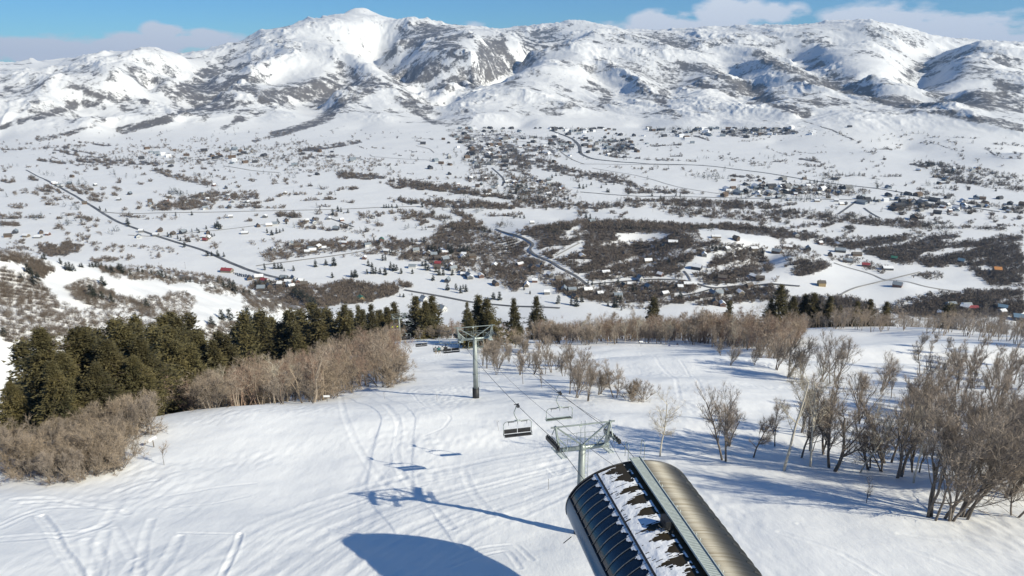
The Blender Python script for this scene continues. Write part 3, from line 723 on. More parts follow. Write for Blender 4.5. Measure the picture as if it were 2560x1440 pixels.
polar_sheet('ski_slope', azn, Rn, M_NEAR, True)
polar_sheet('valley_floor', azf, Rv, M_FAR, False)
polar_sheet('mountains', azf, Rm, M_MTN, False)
# ---------------------------------------------------------------- plants
def tube_seg(V, F, M, p0, p1, r0, r1, n, mi):
    d = p1 - p0; L = np.linalg.norm(d)
    if L < 1e-5: return
    d = d / L; a = np.cross(d, [0, 0, 1.0] if abs(d[2]) < .9 else [1.0, 0, 0]); a /= np.linalg.norm(a); b = np.cross(d, a)
    base = len(V)
    for p, r in ((p0, r0), (p1, r1)):
        for k in range(n):
            t = 2 * math.pi * k / n; V.append(p + r * (math.cos(t) * a + math.sin(t) * b))
    for k in range(n):
        k2 = (k + 1) % n
        F.append((base + k, base + k2, base + n + k2)); F.append((base + k, base + n + k2, base + n + k)); M.append(mi); M.append(mi)
def grow(rs, p, d, L, r, lev, out, P_):
    """recursive limbs; out collects (level, p0, p1, r0, r1)"""
    n = max(2, int(P_['seg'] - lev)); pts = [p]; step = L / n; dd = d.copy(); rr = r
    for i in range(n):
        dd = dd + rs.normal(0, P_['wig'], 3) + np.array([0, 0, P_['up'] * (1 if lev else .3)]); dd /= np.linalg.norm(dd)
        q = pts[-1] + dd * step; r1 = r * (1 - (i + 1) / n * (.55 if lev < P_['lev'] else .8)); out.append((lev, pts[-1], q, rr, r1)); rr = r1; pts.append(q)
        t = (i + 1) / n
        if lev < P_['lev'] and t > P_['clear'][min(lev, 2)]:
            kids = P_['kids'][min(lev, len(P_['kids']) - 1)]
            for c in range(rs.poisson(kids / n * 1.5) if i < n - 1 else 2):
                ang = rs.normal(P_['ang'], .18); ax = rs.normal(0, 1, 3); ax -= dd * ax.dot(dd); ax /= np.linalg.norm(ax) + 1e-9
                nd = dd * math.cos(ang) + ax * math.sin(ang); nd /= np.linalg.norm(nd)
                grow(rs, q, nd, L * P_['ratio'] * rs.uniform(.7, 1.15) * (1.1 - .45 * t), rr * .52, lev + 1, out, P_)
def bare_proto(seed, kind):
    rs = np.random.RandomState(seed); out = []
    if kind == 'oak': P_ = dict(seg=7, wig=.11, up=.09, lev=3, clear=[.26, .12, .1], kids=[7, 5, 3.5], ang=.55, ratio=.50); stems = rs.randint(2, 5); Ht = 7.0; r0 = .095
    elif kind == 'shrub': P_ = dict(seg=4, wig=.17, up=.06, lev=3, clear=[.05, .1, .1], kids=[6, 5, 4], ang=.7, ratio=.5); stems = rs.randint(6, 9); Ht = 3.6; r0 = .06
    elif kind == 'aspen': P_ = dict(seg=9, wig=.05, up=.05, lev=3, clear=[.36, .15, .1], kids=[15, 5, 4], ang=.85, ratio=.36); stems = 1; Ht = 11.5; r0 = .18
    elif kind == 'maple': P_ = dict(seg=9, wig=.075, up=.09, lev=3, clear=[.28, .12, .1], kids=[11, 5, 3.5], ang=.62, ratio=.40); stems = rs.randint(1, 3); Ht = 9.0; r0 = .14
    elif kind == 'sapling': P_ = dict(seg=6, wig=.06, up=.1, lev=2, clear=[.25, .1, .1], kids=[9, 4, 4], ang=.6, ratio=.35); stems = 1; Ht = 4.5; r0 = .05
    for s in range(stems):
        az = rs.uniform(0, 6.283); lean = rs.uniform(.05, .38) if stems > 1 else rs.uniform(0, .08)
        if kind == 'shrub': lean = rs.uniform(.2, .95)
        d = np.array([math.cos(az) * math.sin(lean), math.sin(az) * math.sin(lean), math.cos(lean)])
        p = np.array([math.cos(az), math.sin(az), 0]) * (.25 if stems > 1 else 0) + np.array([0, 0, -.5])
        grow(rs, p, d, (Ht * rs.uniform(.6, .8) if kind != 'aspen' else Ht) + .5, r0 * rs.uniform(.75, 1.1), 0, out, P_)
    TV, TF, TM, CV, CF, CM = [], [], [], [], [], []
    for lev, a, b, ra, rb in out:
        if lev == 0: tube_seg(TV, TF, TM, a, b, ra, rb, 6, 0)
        elif lev == 1: tube_seg(CV, CF, CM, a, b, max(ra, .016), max(rb, .012), 4, 0)
        else: tube_seg(CV, CF, CM, a, b, max(ra, .010), max(rb, .007), 3, 0)
    # twigs: slender tapering blades along the outer limbs
    tips = [(a, b) for lev, a, b, ra, rb in out if lev >= 2 or (lev == 1 and ra < .03)]
    tw = {'oak': 2300, 'shrub': 3800, 'aspen': 2400, 'maple': 2300, 'sapling': 350}[kind]
    idx = rs.randint(0, len(tips), tw); A = np.array([tips[i][0] for i in idx]); B = np.array([tips[i][1] for i in idx])
    t = rs.rand(tw, 1); p = A + (B - A) * t; d = (B - A); d /= np.linalg.norm(d, axis=1, keepdims=True) + 1e-9
    d = d * .8 + rs.normal(0, .6, (tw, 3)) + np.array([0, 0, .25]); d /= np.linalg.norm(d, axis=1, keepdims=True)
    L = rs.uniform(.3, .95, (tw, 1)) * (.8 if kind == 'shrub' else 1); s = np.cross(d, rs.normal(0, 1, (tw, 3))); s /= np.linalg.norm(s, axis=1, keepdims=True); w = rs.uniform(.006, .010, (tw, 1))
    base = len(CV); cv = np.array(CV); tv = np.stack([p - s * w, p + s * w, p + d * L], 1).reshape(-1, 3)
    CV = np.vstack([cv, tv]); CF = np.vstack([np.array(CF), base + np.arange(tw * 3).reshape(-1, 3)]); CM = np.concatenate([CM, np.ones(tw)])
    return np.array(TV), np.array(TF), CV, CF, CM
def conifer_proto(seed, quality, slim=1.0, ragged=.25):
    rs = np.random.RandomState(seed); Ht = 1.0
    nb = {3: 620, 2: 230, 1: 60}[quality]; per = {3: 30, 2: 22, 1: 7}[quality]; ls = {3: .024, 2: .036, 1: .10}[quality]
    V, F, M = [], [], []
    TV, TF, TM = [], [], []
    tube_seg(TV, TF, TM, np.array([0, 0, -.05]), np.array([0, 0, .5]), .020, .012, 6, 0); tube_seg(TV, TF, TM, np.array([0, 0, .5]), np.array([0, 0, .99]), .012, .002, 5, 0)
    lobes = rs.uniform(.75, 1.2, 12)
    P_, D_, S_ = [], [], []
    for i in range(nb):
        t = 1 - (1 - rs.rand()) ** .62 if False else rs.rand() ** .9; h = .05 + .94 * t; az = rs.uniform(0, 6.283)
        W = .235 * slim * ((1 - t) ** (.78 if quality == 3 else 1.0)) * (.72 + .5 * (1 - (t * (9 if quality > 1 else 5)) % 1.0)) * (lobes[int(az / 6.284 * 12)] * (1 + ragged * rs.normal())) * (1 if t > .12 else .5 + t * 4)
        W = max(W, .012); drop = rs.uniform(-.15, .35) * (1 - t) - .25 * t
        d = np.array([math.cos(az), math.sin(az), -drop]); o = np.array([0, 0, h])
        if quality == 3 and i % 4 == 0: tube_seg(V, F, M, o, o + d * W * .9, .0035, .001, 3, 1)
        u = rs.rand(per) ** .6; q = o + d * (W * u)[:, None] + rs.normal(0, ls * .35, (per, 3)) * (1 + (1 - u[:, None])) + np.array([0, 0, 1]) * (-.12 * W * u * u)[:, None]
        P_.append(q); dd = d + rs.normal(0, .5, (per, 3)); D_.append(dd); S_.append(np.full(per, 1.15 - .75 * t))
    p = np.vstack(P_); d = np.vstack(D_); d /= np.linalg.norm(d, axis=1, keepdims=True); n = len(p)
    up = rs.normal(0, .6, (n, 3)) + np.array([0, 0, 1]); s = np.cross(d, up); s /= np.linalg.norm(s, axis=1, keepdims=True) + 1e-9
    sz = rs.uniform(.6, 1.3, (n, 1)) * ls * np.concatenate(S_)[:, None]; tv = np.stack([p - s * sz * .38, p + s * sz * .38, p + d * sz * 1.25], 1).reshape(-1, 3)
    base = len(V)
    V = np.vstack([np.array(V), tv]) if base else tv
    f = base + np.arange(n * 3).reshape(-1, 3); F = np.vstack([np.array(F), f]) if base else f
    M = np.concatenate([np.array(M), np.zeros(n)]) if base else np.zeros(n)
    return np.array(TV), np.array(TF), V, F, M
def puff_proto(seed, n=60, h=1.0, w=.5, blade=.10, thin=.02):
    """small bare bush seen from far: fine upward blades filling a rounded crown, plus a few stems"""
    rs = np.random.RandomState(seed); c = rs.normal(0, 1, (n, 3)); c /= np.linalg.norm(c, axis=1, keepdims=True); c *= rs.rand(n, 1) ** .4
    p = c * np.array([w, w, h * .45]) + np.array([0, 0, h * .55]); d = c * .7 + np.array([0, 0, .9]) + rs.normal(0, .35, (n, 3)); d /= np.linalg.norm(d, axis=1, keepdims=True)
    s = np.cross(d, rs.normal(0, 1, (n, 3))); s /= np.linalg.norm(s, axis=1, keepdims=True)
    V = np.stack([p - s * thin * .5 - d * blade, p + s * thin * .5 - d * blade, p + d * blade * 1.3], 1).reshape(-1, 3); F = np.arange(n * 3).reshape(-1, 3)
    k = max(3, n // 12); q = rs.normal(0, w * .25, (k, 3)); q[:, 2] = -.1; e = p[rs.randint(0, n, k)]; s = np.cross(e - q, [1.0, .3, 0]); s /= np.linalg.norm(s, axis=1, keepdims=True)
    V2 = np.stack([q - s * thin * .8, q + s * thin * .8, e], 1).reshape(-1, 3); F2 = len(V) + np.arange(k * 3).reshape(-1, 3)
    return np.vstack([V, V2]), np.vstack([F, F2])
M_BARK = mat('dark_bark', (.15, .128, .108), .9, vary=.35, scale=8, objvary=.25)
M_ASPEN = mat('aspen_bark', (.40, .36, .29), .8, scale=2.5, col2=(.60, .56, .47), objvary=.12)
M_TWIG = mat('brown_twigs', (.36, .295, .235), .9, vary=.3, scale=.7, objvary=.28)
M_TWIGT = mat('tan_twigs', (.31, .245, .18), .9, vary=.3, scale=.7, objvary=.2)
M_TWIGR = mat('russet_twigs', (.23, .16, .12), .9, vary=.25, scale=.7); M_TWIGG = mat('grey_twigs', (.24, .21, .185), .9, vary=.25, scale=.7)
M_TWIGA = mat('aspen_twigs', (.36, .31, .24), .9, vary=.25, scale=.7, objvary=.15)
M_NEED = mat('needles', (.034, .034, .013), .8, scale=3.0, col2=(.125, .10, .036), objvary=.3)
M_NEEDF = mat('far_needles', (.016, .021, .018), .85, scale=.05, col2=(.032, .038, .024), objvary=.3)
M_TRUNKC = mat('conifer_bark', (.10, .075, .055), .9, vary=.3, scale=10)
M_PUFF = mat('grey_brown_scrub', (.095, .075, .060), .9, scale=.03, col2=(.165, .130, .102))
M_PUFFT = mat('light_scrub', (.20, .165, .13), .9, scale=.03, col2=(.13, .10, .08))
M_RED = mat('red_osier', (.20, .07, .05), .9, vary=.3, scale=1.0)
BP = {}
def get_bare(kind, i):
    k = (kind, i)
    if k not in BP:
        tv, tf, cv, cf, cm = bare_proto(100 + i * 7 + len(kind) * 31, kind)
        bark = M_ASPEN if kind == 'aspen' else M_BARK; tw = {'oak': M_TWIG, 'shrub': M_TWIGT, 'aspen': M_TWIGA, 'maple': M_TWIG, 'sapling': M_TWIG}[kind]
        BP[k] = (raw_mesh('trunk', tv, tf, [bark], True), raw_mesh('crown', cv, cf, [bark, tw], False, midx=cm), float(cv[:, 2].max()))
    return BP[k]
CPR = {}
def get_con(q, i):
    k = (q, i)
    if k not in CPR:
        tv, tf, cv, cf, cm = conifer_proto(300 + i * 5 + q, q, [1.0, .85, 1.3, .95][i % 4], .34 if q > 1 else .15)
        CPR[k] = (raw_mesh('trunk', tv, tf, [M_TRUNKC], True), raw_mesh('crown', cv, cf, [M_NEED if q == 3 else (M_NEED if q == 2 else M_NEEDF), M_TRUNKC], False, midx=cm))
    return CPR[k]
def put_tree(name, meshes, x, y, z, s, label, cat, group, lean=0.0):
    if cat == 'bare tree': cat = {'aspen_tree': 'aspen', 'bare_shrub': 'shrub'}.get(name, cat)
    e = empty(name, (x, y, z), random.uniform(0, 6.283)); e.scale = s if isinstance(s, tuple) else (s, s, s)
    e.rotation_euler = (random.gauss(0, .04) + lean * .0, lean, random.uniform(0, 6.283) if not lean else 0.0)
    tag(e, label, cat, group)
    for nm, me in zip(('trunk', 'crown'), meshes):
        o = bpy.data.objects.new(nm, me); COL.objects.link(o); o.parent = e
    return e
def h1(x, y): return float(H(np.array([x]), np.array([y]))[0])
def bare_at(px, py, hpx, kind, label, cat='bare tree', group=None, i=None, lean=0.0):
    """a tree standing at the photo position (base), about hpx photo pixels tall"""
    x, y, z = gp(px, py); depth = y * CP - z * SP; ht = hpx / FPX * depth / .93
    i = random.randrange(4) if i is None else i
    tr, cr, h = get_bare(kind, i); s = ht / h
    nm = {'aspen': 'aspen_tree', 'oak': 'bare_tree', 'maple': 'bare_tree', 'shrub': 'bare_shrub', 'sapling': 'sapling'}[kind]
    return put_tree(nm, (tr, cr), x, y, z, s, label, cat, group, lean)
def polar(px, R):
    x, y, _ = ray(px, 500); h = math.hypot(x, y); return x / h * R, y / h * R
def top_conifer(px, py, R, q, i, label, group, fat=1.0):
    x, y, z = ctrl(px, py, R); g = h1(x, y); ht = max(z - g, 3.0)
    if px < 0 or px > 2560: pass
    return put_tree('conifer_tree', get_con(q, i), x, y, g - .2, (ht * fat, ht * fat, ht), label, 'conifer', group)

# --- trees standing alone or in the open, each at its own foot
SOLO = [
 (1650, 1140, 200, 'aspen', 'lone bare aspen with pale trunk just above the terminal roof', 0), (1960, 1177, 285, 'aspen', 'tall pale aspen with a broad forked crown at the edge of the right grove', 1),
 (2026, 1166, 262, 'aspen', 'tall pale aspen, second inside the right grove', 2), (2150, 1182, 215, 'aspen', 'pale aspen leaning over to the right in the right grove', 3),
 (2284, 1207, 200, 'aspen', 'slender pale aspen behind the big multi stemmed clump', 1), (2083, 1173, 262, 'maple', 'bushy dark bare tree with pale lower trunk between two aspens', 1),
 (1811, 1152, 180, 'maple', 'dark straight trunked bare tree at the left end of the right grove', 0), (1829, 1115, 165, 'oak', 'dark double stemmed bare tree behind the straight trunked one', 1),
 (1882, 1143, 140, 'maple', 'small crooked bare tree with a zigzag trunk', 2), (1937, 1115, 135, 'maple', 'slim dark bare tree left of the tall forked aspen', 3),
 (2003, 1145, 170, 'maple', 'dark bare tree leaning right beside the second aspen', 2), (2063, 1138, 150, 'oak', 'dark bare tree in the middle of the right grove', 0),
 (2177, 1172, 160, 'oak', 'thin stemmed bare clump right of the leaning aspen', 3), (2210, 1178, 165, 'oak', 'loose bare clump in the right grove', 2), (2248, 1192, 250, 'maple', 'dark forked bare tree in the thick of the right grove', 0),
 (2166, 1257, 85, 'sapling', 'tiny bare sapling alone on the snow below the right grove', 0), (2330, 1296, 300, 'oak', 'multi stemmed bare clump fanning out at the front of the right grove', 0),
 (2363, 1302, 330, 'oak', 'largest fan shaped bare clump at the front of the right grove', 1), (2400, 1296, 330, 'oak', 'wide leaning bare clump at the front of the right grove', 2), (2512, 1240, 290, 'oak', 'dense bare clump near the right edge', 3),
 (2537, 1290, 170, 'maple', 'short thick dark trunk at the right edge of the snow', 1), (2080, 960, 140, 'oak', 'round crowned bare tree cluster above the right grove', 0), (2052, 955, 125, 'oak', 'wispy bare cluster beside the round crowned tree', 1),
 (1939, 925, 100, 'oak', 'bare oak at the brow left of the upper trees', 2), (1967, 943, 120, 'oak', 'bare oak above the tall aspens', 3), (2005, 950, 100, 'oak', 'thin bare oak above the tall aspens', 0), (2200, 978, 120, 'oak', 'upright bare tree alone in the upper right snow', 1),
 (1825, 914, 62, 'oak', 'small bare tree out on the snow before the far band', 2), (1802, 888, 50, 'oak', 'smallest bare tree at the brow of the run', 3), (1886, 911, 45, 'oak', 'low bare tree right of the brow', 1), (2464, 882, 40, 'sapling', 'lone bush on the far right snow', 1),
 (1537, 994, 95, 'maple', 'rounded bare tree on the snow right of the center thicket', 1), (1585, 985, 45, 'shrub', 'low pale shrub right of the rounded bare tree', 0), (1610, 1000, 50, 'shrub', 'low pale shrub near the lone aspen', 1), (1570, 1000, 40, 'shrub', 'small shrub beside the rounded bare tree', 2),
 (410, 1163, 75, 'sapling', 'thin sapling on the snow at the end of the left thicket', 2), (1470, 1003, 90, 'oak', 'tan bare clump at the right end of the center thicket', 0), (1440, 995, 110, 'oak', 'dark bare clump under the right rope', 1), (1425, 985, 120, 'maple', 'bare tree with forked stem under the right rope', 3),
 (1353, 970, 60, 'sapling', 'single leaning stem in front of the center thicket', 3), (1307, 960, 70, 'sapling', 'single straight stem in front of the center thicket', 1), (1500, 985, 65, 'oak', 'pale bush right of the center thicket', 2), (1520, 960, 55, 'shrub', 'pale low shrub above the rounded bare tree', 3)]
for px, py, hp, kd, lb, i in SOLO: bare_at(px, py, hp, kd, lb, 'bare tree', None, i, .28 if 'leaning over' in lb else 0.0)

NMK = {'aspen': 'aspen_tree', 'oak': 'bare_tree', 'maple': 'bare_tree', 'shrub': 'bare_shrub', 'sapling': 'sapling'}
NB = [0]
def grove(poly, n, kinds, hlo, hhi, label, group, seed=1):
    """trees whose feet stand inside a patch of snow given by its outline in the photo"""
    rs = random.Random(seed); xs = [p[0] for p in poly]; ys = [p[1] for p in poly]; k = 0; pts = []
    while k < n and NB[0] < 5000:
        px = rs.uniform(min(xs), max(xs)); py = rs.uniform(min(ys), max(ys)); NB[0] += 1
        if not inpoly(np.array([px]), np.array([py]), poly)[0]: continue
        if kinds.count('shrub') == 2 and perlin(px / 55.0, py / 30.0, 31) < -.32: continue
        x, y, z = gp(px, py)
        if any(math.hypot(x - a, y - b) < 1.3 for a, b in pts): continue
        pts.append((x, y)); kd = rs.choice(kinds); tr, cr, h = get_bare(kd, rs.randrange(4)); s = rs.uniform(hlo, hhi) / h
        put_tree(NMK[kd], (tr, cr), x, y, z, (s * rs.uniform(.85, 1.15), s * rs.uniform(.85, 1.15), s), label, 'bare tree', group); k += 1
def band(front, n, kinds, hlo, hhi, R1, label, group, seed=1, bias=1.0, R0off=0):
    """trees from a front line (photo positions of the feet) back to a far distance"""
    rs = random.Random(seed); fx = [p[0] for p in front]; fr = []
    for p in front:
        q = gp(*p); fr.append(math.hypot(q[0], q[1]))
    for k in range(n):
        px = rs.uniform(fx[0], fx[-1]); r0 = float(np.interp(px, fx, fr)) + R0off; r1 = R1 if isinstance(R1, (int, float)) else float(np.interp(px, R1[0], R1[1]))
        R = r0 + (r1 - r0) * rs.random() ** bias; x, y = polar(px, R); z = h1(x, y)
        # the column meant in the photo at that depth
        depth = y * CP - z * SP; x = (px - 1280) / FPX * depth
        kd = rs.choice(kinds); tr, cr, h = get_bare(kd, rs.randrange(4)); s = rs.uniform(hlo, hhi) / h
        z = h1(x, y); put_tree(NMK[kd], (tr, cr), x, y, z, (s * rs.uniform(.9, 1.25), s * rs.uniform(.9, 1.25), s), label, 'bare tree', group)
grove(P('-60,1110 60,1190 130,1215 250,1200 310,1165 370,1105 400,1070 330,1050 180,1060 40,1050 -60,1040'), 66, ['shrub', 'shrub', 'oak'], 3.6, 6.2, 'tan leafless shrub in the dense thicket at the left front edge of the snow', 'thicket at the left front', 3)
grove(P('60,1205 200,1214 330,1180 400,1130 380,1110 300,1150 200,1185 80,1190'), 12, ['oak'], 2.8, 4.2, 'low crooked bare stem clump on open snow at the front of the left thicket', 'stem clumps before the left thicket', 33)
grove(P('1780,1090 1900,1140 2100,1170 2300,1200 2450,1260 2560,1280 2600,1000 2560,930 2400,900 2300,900 2250,960 2150,1000 2050,1060 1900,1100'), 28, ['oak', 'maple', 'maple', 'aspen'], 6.0, 9.5, 'bare dark stemmed tree packed inside the grove on the right slope', 'grove on the right slope', 5)
grove(P('2230,1000 2330,870 2450,880 2560,930 2600,1150 2560,1250 2400,1220 2300,1130'), 46, ['oak', 'maple', 'maple'], 6.0, 9.0, 'bare brown tree in the thickest part of the grove at the right edge', 'thickest part of the right grove', 6)
grove(P('2240,890 2300,860 2400,866 2470,905 2570,925 2600,1000 2420,985 2300,990'), 24, ['oak', 'maple', 'maple'], 5.5, 8.0, 'bare brown tree in the upper end of the grove near the right snowfield', 'upper end of the right grove', 26)
grove(P('1200,950 1240,940 1400,960 1500,990 1480,930 1400,880 1300,850 1215,850 1200,900'), 46, ['oak', 'maple', 'oak'], 5.0, 7.5, 'bare tree with dark trunk in the thicket right of the second lift tower', 'thicket by the second lift tower', 7)
band(P('470,1032 600,1020 720,1016 860,1000'), 16, ['aspen'], 8.0, 11.5, 190, 'pale aspen standing up out of the brown thicket behind the left brow', 'aspens in the left thicket', 18, 1.0, 14)
band(P('1400,862 1600,858 1760,866 1900,890'), 14, ['aspen'], 9.0, 12.0, 262, 'pale aspen standing up out of the tree band behind the run', 'aspens in the band behind the run', 19, 1.0, 8)
band(P('405,1050 470,1035 600,1022 720,1018 830,1008 900,985 985,968 1000,940'), 70, ['oak', 'oak', 'shrub'], 4.5, 7.5, 200, 'leafless brown oak in the wide thicket behind the left snow brow', 'thicket behind the left brow', 8, 1.3, 2)
band(P('1340,855 1440,865 1600,862 1760,868 1850,885 1950,905'), 44, ['oak', 'maple'], 7, 10, 262, 'bare brown tree in the band across the hill behind the run', 'band of trees behind the run', 9, 1.0, 4)
band(P('1000,862 1060,850 1120,850 1190,870'), 16, ['oak'], 6, 8, 300, 'round crowned bare oak beside the third lift tower', 'oaks beside the third lift tower', 10, 1.0, 3)

# --- tall conifers on the left and along the lower edge of the hill
BIG = [(85, 822, 118, .9), (150, 880, 112, 1), (205, 818, 122, 1.1), (262, 850, 116, 1.1), (305, 815, 126, 1.15), (352, 845, 121, 1), (20, 950, 112, .8), (120, 900, 106, .9), (232, 905, 108, 1.0), (180, 862, 128, 1), (330, 890, 113, .9)]
for n_, (px, py, R, ft) in enumerate(BIG): top_conifer(px, py, R, 3, n_ % 4, 'big olive green conifer in the dense stand at the left edge', 'dense conifer stand at the left', ft * 1.55)
MIDC = [(345, 790, 190), (372, 800, 180), (400, 792, 200), (428, 783, 205), (450, 790, 200), (470, 785, 210), (322, 812, 185), (385, 820, 170), (420, 815, 172), (455, 820, 178), (490, 830, 185), (505, 838, 190), (545, 828, 195), (570, 838, 190), (300, 800, 200), (275, 805, 195), (530, 850, 180), (250, 812, 200), (60, 850, 160), (225, 818, 205), (410, 840, 160), (440, 850, 158), (470, 860, 160)]
for n_, (px, py, R) in enumerate(MIDC): top_conifer(px, py, R, 2, n_ % 4, 'dark conifer in the stand behind the big olive ones', 'second row of conifers on the left', random.uniform(1.15, 1.7))
ROW = [(612, 775), (625, 785), (640, 790), (655, 772), (672, 780), (690, 785), (705, 772), (722, 778), (740, 770), (757, 776), (775, 765), (792, 774), (810, 768), (828, 762), (845, 770), (860, 760), (878, 768), (893, 757), (910, 765), (925, 754), (941, 757), (952, 775), (700, 800), (735, 800), (770, 795), (820, 790), (870, 785), (650, 810), (600, 800), (900, 785), (590, 815), (680, 815)]
for n_, (px, py) in enumerate(ROW): top_conifer(px, py + 6 + random.uniform(-9, 12), 300 + (n_ * 37) % 50, 2, n_ % 4, 'dark conifer in the long row beyond the left thicket', 'long conifer row across the left', random.uniform(.9, 1.5))
for n_, (px, py, R, ft, lb) in enumerate([(970, 768, 330, 1.3, 'broad dark conifer behind the far lift towers'), (988, 757, 340, 1.2, 'dark conifer poking over the far lift tower'), (1038, 740, 300, 1.3, 'rounded dark conifer left of a close pair'), (1075, 740, 305, 1.4, 'rounded dark conifer forming the right half of a pair'), (1060, 752, 290, 1.2, 'low dark conifer in front of the pair'),
      (1195, 738, 250, 1.25, 'big dark conifer standing above the second lift tower'), (1215, 748, 245, 1.3, 'bushy conifer beside the big one above the second tower'), (1175, 780, 240, 1.0, 'lower conifer at the foot of the big one'), (1228, 785, 240, 1.1, 'lower olive conifer right of the big one'), (1287, 742, 265, .9, 'ragged olive conifer right of the center'), (1344, 740, 330, .9, 'dark narrow conifer alone on the lower edge'),
      (1165, 758, 330, .8, 'small dark conifer left of the big one'), (1640, 745, 420, .9, 'olive conifer above the band behind the run'), (1825, 752, 400, .8, 'narrow conifer above the band'), (1958, 712, 330, 1.0, 'tallest conifer on the right skyline of the slope'), (1930, 745, 330, 1.0, 'dark conifer left of the tallest one'),
      (1985, 740, 340, 1.1, 'dark conifer right of the tallest one'), (2015, 735, 350, 1.1, 'dark conifer, second right of the tallest one'), (2045, 732, 350, 1.15, 'dark conifer, third right of the tallest one'), (2075, 738, 350, 1.1, 'dark conifer, fourth right of the tallest one'), (2100, 762, 330, 1.1, 'low dark conifer at the right end of the clump'), (2145, 752, 340, 1.25, 'round dark conifer alone right of the clump'),
      (2178, 748, 345, 1.2, 'round dark conifer between two others on the right'), (2222, 754, 350, 1.2, 'round dark conifer, last before the brown woods'), (2362, 758, 420, 1.0, 'dark conifer far right above the brown band')]):
    top_conifer(px, py, R, 2, n_ % 4, lb, None, ft * 1.25)

# --- far conifers: the golf course and farm trees, one by one (foot position, height in photo pixels)
FC = """662,675,17;687,672,17;696,672,15;704,672,16;711,678,9;734,677,14;789,667,19;815,663,16;835,664,22;957,651,15;964,651,14;831,694,14;880,693,18;889,693,20;886,692,14;918,685,13;921,664,16;930,667,12;932,684,20;940,684,17;950,684,15;963,687,20;977,674,21;985,677,18;992,676,15;1003,684,14;1031,684,13;1056,665,14;1064,664,16;1064,676,18;1071,676,16;1090,680,16;1098,688,18;1108,688,18;1113,672,16;1123,675,16;1131,688,16;1083,701,15;1119,725,18;1140,724,16;1152,733,20;1158,722,12;1165,729,19;1172,689,18;1000,742,9;1009,743,10;1030,738,7;1234,748,18;1249,750,22;1396,759,22;1428,762,20;1440,765,25;1454,755,18;1536,768,22;1541,770,18;1552,755,18;1545,750,16;1520,766,12;1553,776,10;
70,683,26;80,690,24;95,700,22;168,676,22;176,677,24;184,676,18;152,660,16;112,648,18;106,648,12;205,668,12;200,668,10;225,668,12;232,668,14;240,668,16;248,668,14;255,668,13;268,680,20;280,683,22;300,680,24;307,684,26;327,692,18;346,682,16;357,686,16;380,688,16;398,695,20;406,697,24;415,695,14;427,700,14;452,703,12;465,706,12;477,706,14;503,710,8;520,710,8;258,715,26;230,745,36;236,745,28;255,748,22;280,758,28;368,770,26;55,702,18;85,712,24;545,708,14;560,720,20;572,722,22;582,728,24;590,735,20;610,736,16;624,738,16;555,708,12;538,722,10;575,712,16;585,715,16;
640,715,16;650,718,18;665,710,14;676,715,16;700,700,12;712,702,14;725,703,12;735,707,14;745,706,12;742,742,26;752,748,30;760,752,28;770,758,26;779,762,24;786,768,26;735,735,20;
530,815,26;555,800,28;575,800,30;620,800,34;640,805,28;340,800,20;10,840,24;322,567,12;525,592,12;530,592,10;536,590,8;548,573,14;552,572,12;498,582,9;450,580,8;466,580,8;480,579,8;493,577,8;516,573,10;538,570,14;545,567,16;420,592,12;428,594,10;445,598,12;452,602,10;465,602,9;475,605,9;462,618,14;518,640,14;530,640,13;545,641,16;560,642,12;440,540,10;250,525,10;265,528,8;320,560,16;480,538,10;
695,560,14;716,560,10;668,582,12;680,588,14;692,584,14;700,582,10;708,578,8;845,528,14;853,530,12;832,538,16;800,526,8;1028,512,10;960,520,10;966,520,10;972,520,10;980,520,10;992,520,10;1055,518,14;870,532,10;1030,606,12;935,605,12;948,612,14;980,632,12;1072,630,18;1080,632,20;1088,634,20;1098,636,22;1122,634,24;1130,634,22;1150,630,16;1160,630,18;1168,630,18;1175,630,14;975,638,10;1005,640,8;1060,606,14;1205,578,12;1212,580,10;1225,580,10;1218,600,8;1160,664,10;1170,666,10;
1295,500,12;1300,502,10;1310,505,12;1330,508,10;1345,505,14;1360,498,12;1375,500,12;1395,505,12;1412,502,10;1420,500,12;1448,470,12;1458,472,12;1466,468,8;1478,463,8;1503,470,8;1515,462,9;1518,480,10;1522,481,9;1535,462,7;1571,486,10;1651,501,14;1660,500,10;1630,490,10;1690,490,8;1700,492,8;1810,475,8;1295,470,14;1305,468,16;1315,470,12;1290,485,14;1350,455,8;1380,445,10;1390,440,10;1325,515,10;1335,516,9;1365,525,9;1465,545,12;1475,548,14;1490,548,8;1300,545,9;1310,546,10;1285,546,8;2024,460,10;2035,459,10;2042,458,9;2160,490,7;2185,502,10;2178,504,8;2252,490,10;2193,470,12;2240,480,6;2380,432,12;2368,430,8;2050,476,10;2045,480,9;2322,415,9;2335,414,9;2489,478,8;2300,412,8;1920,505,8;2010,505,7;
1582,730,20;1590,732,16;1648,640,10;1541,645,8;1515,690,8;1505,660,8;1672,655,14;1668,660,12;1905,635,14;1440,664,10;1434,636,8;1410,715,14;1470,710,10;1480,713,12;1500,715,12;1545,710,14;1512,712,10;1350,672,8;1590,620,8;1652,618,10;1660,620,12;1640,616,10;1708,613,7;1780,622,14;1790,628,16;1800,625,16;1812,622,12;1420,610,8;1455,608,6;2295,690,9;1700,745,18;1703,750,14;1640,730,12;1310,725,10;1325,735,10;2480,625,10;2380,750,14;1290,640,8"""
fc_mesh = []
for i in range(5):
    tv, tf, cv, cf, cm = conifer_proto(500 + i, 1, [1.0, .8, 1.25, .9, 1.1][i], .12)
    V = np.vstack([cv, tv]); F = np.vstack([cf, tf + len(cv)]); fc_mesh.append(raw_mesh('conifer_tree', V, F, [M_NEEDF, M_TRUNKC], False, midx=np.concatenate([np.zeros(len(cf)), np.ones(len(tf))])))
nfc = 0
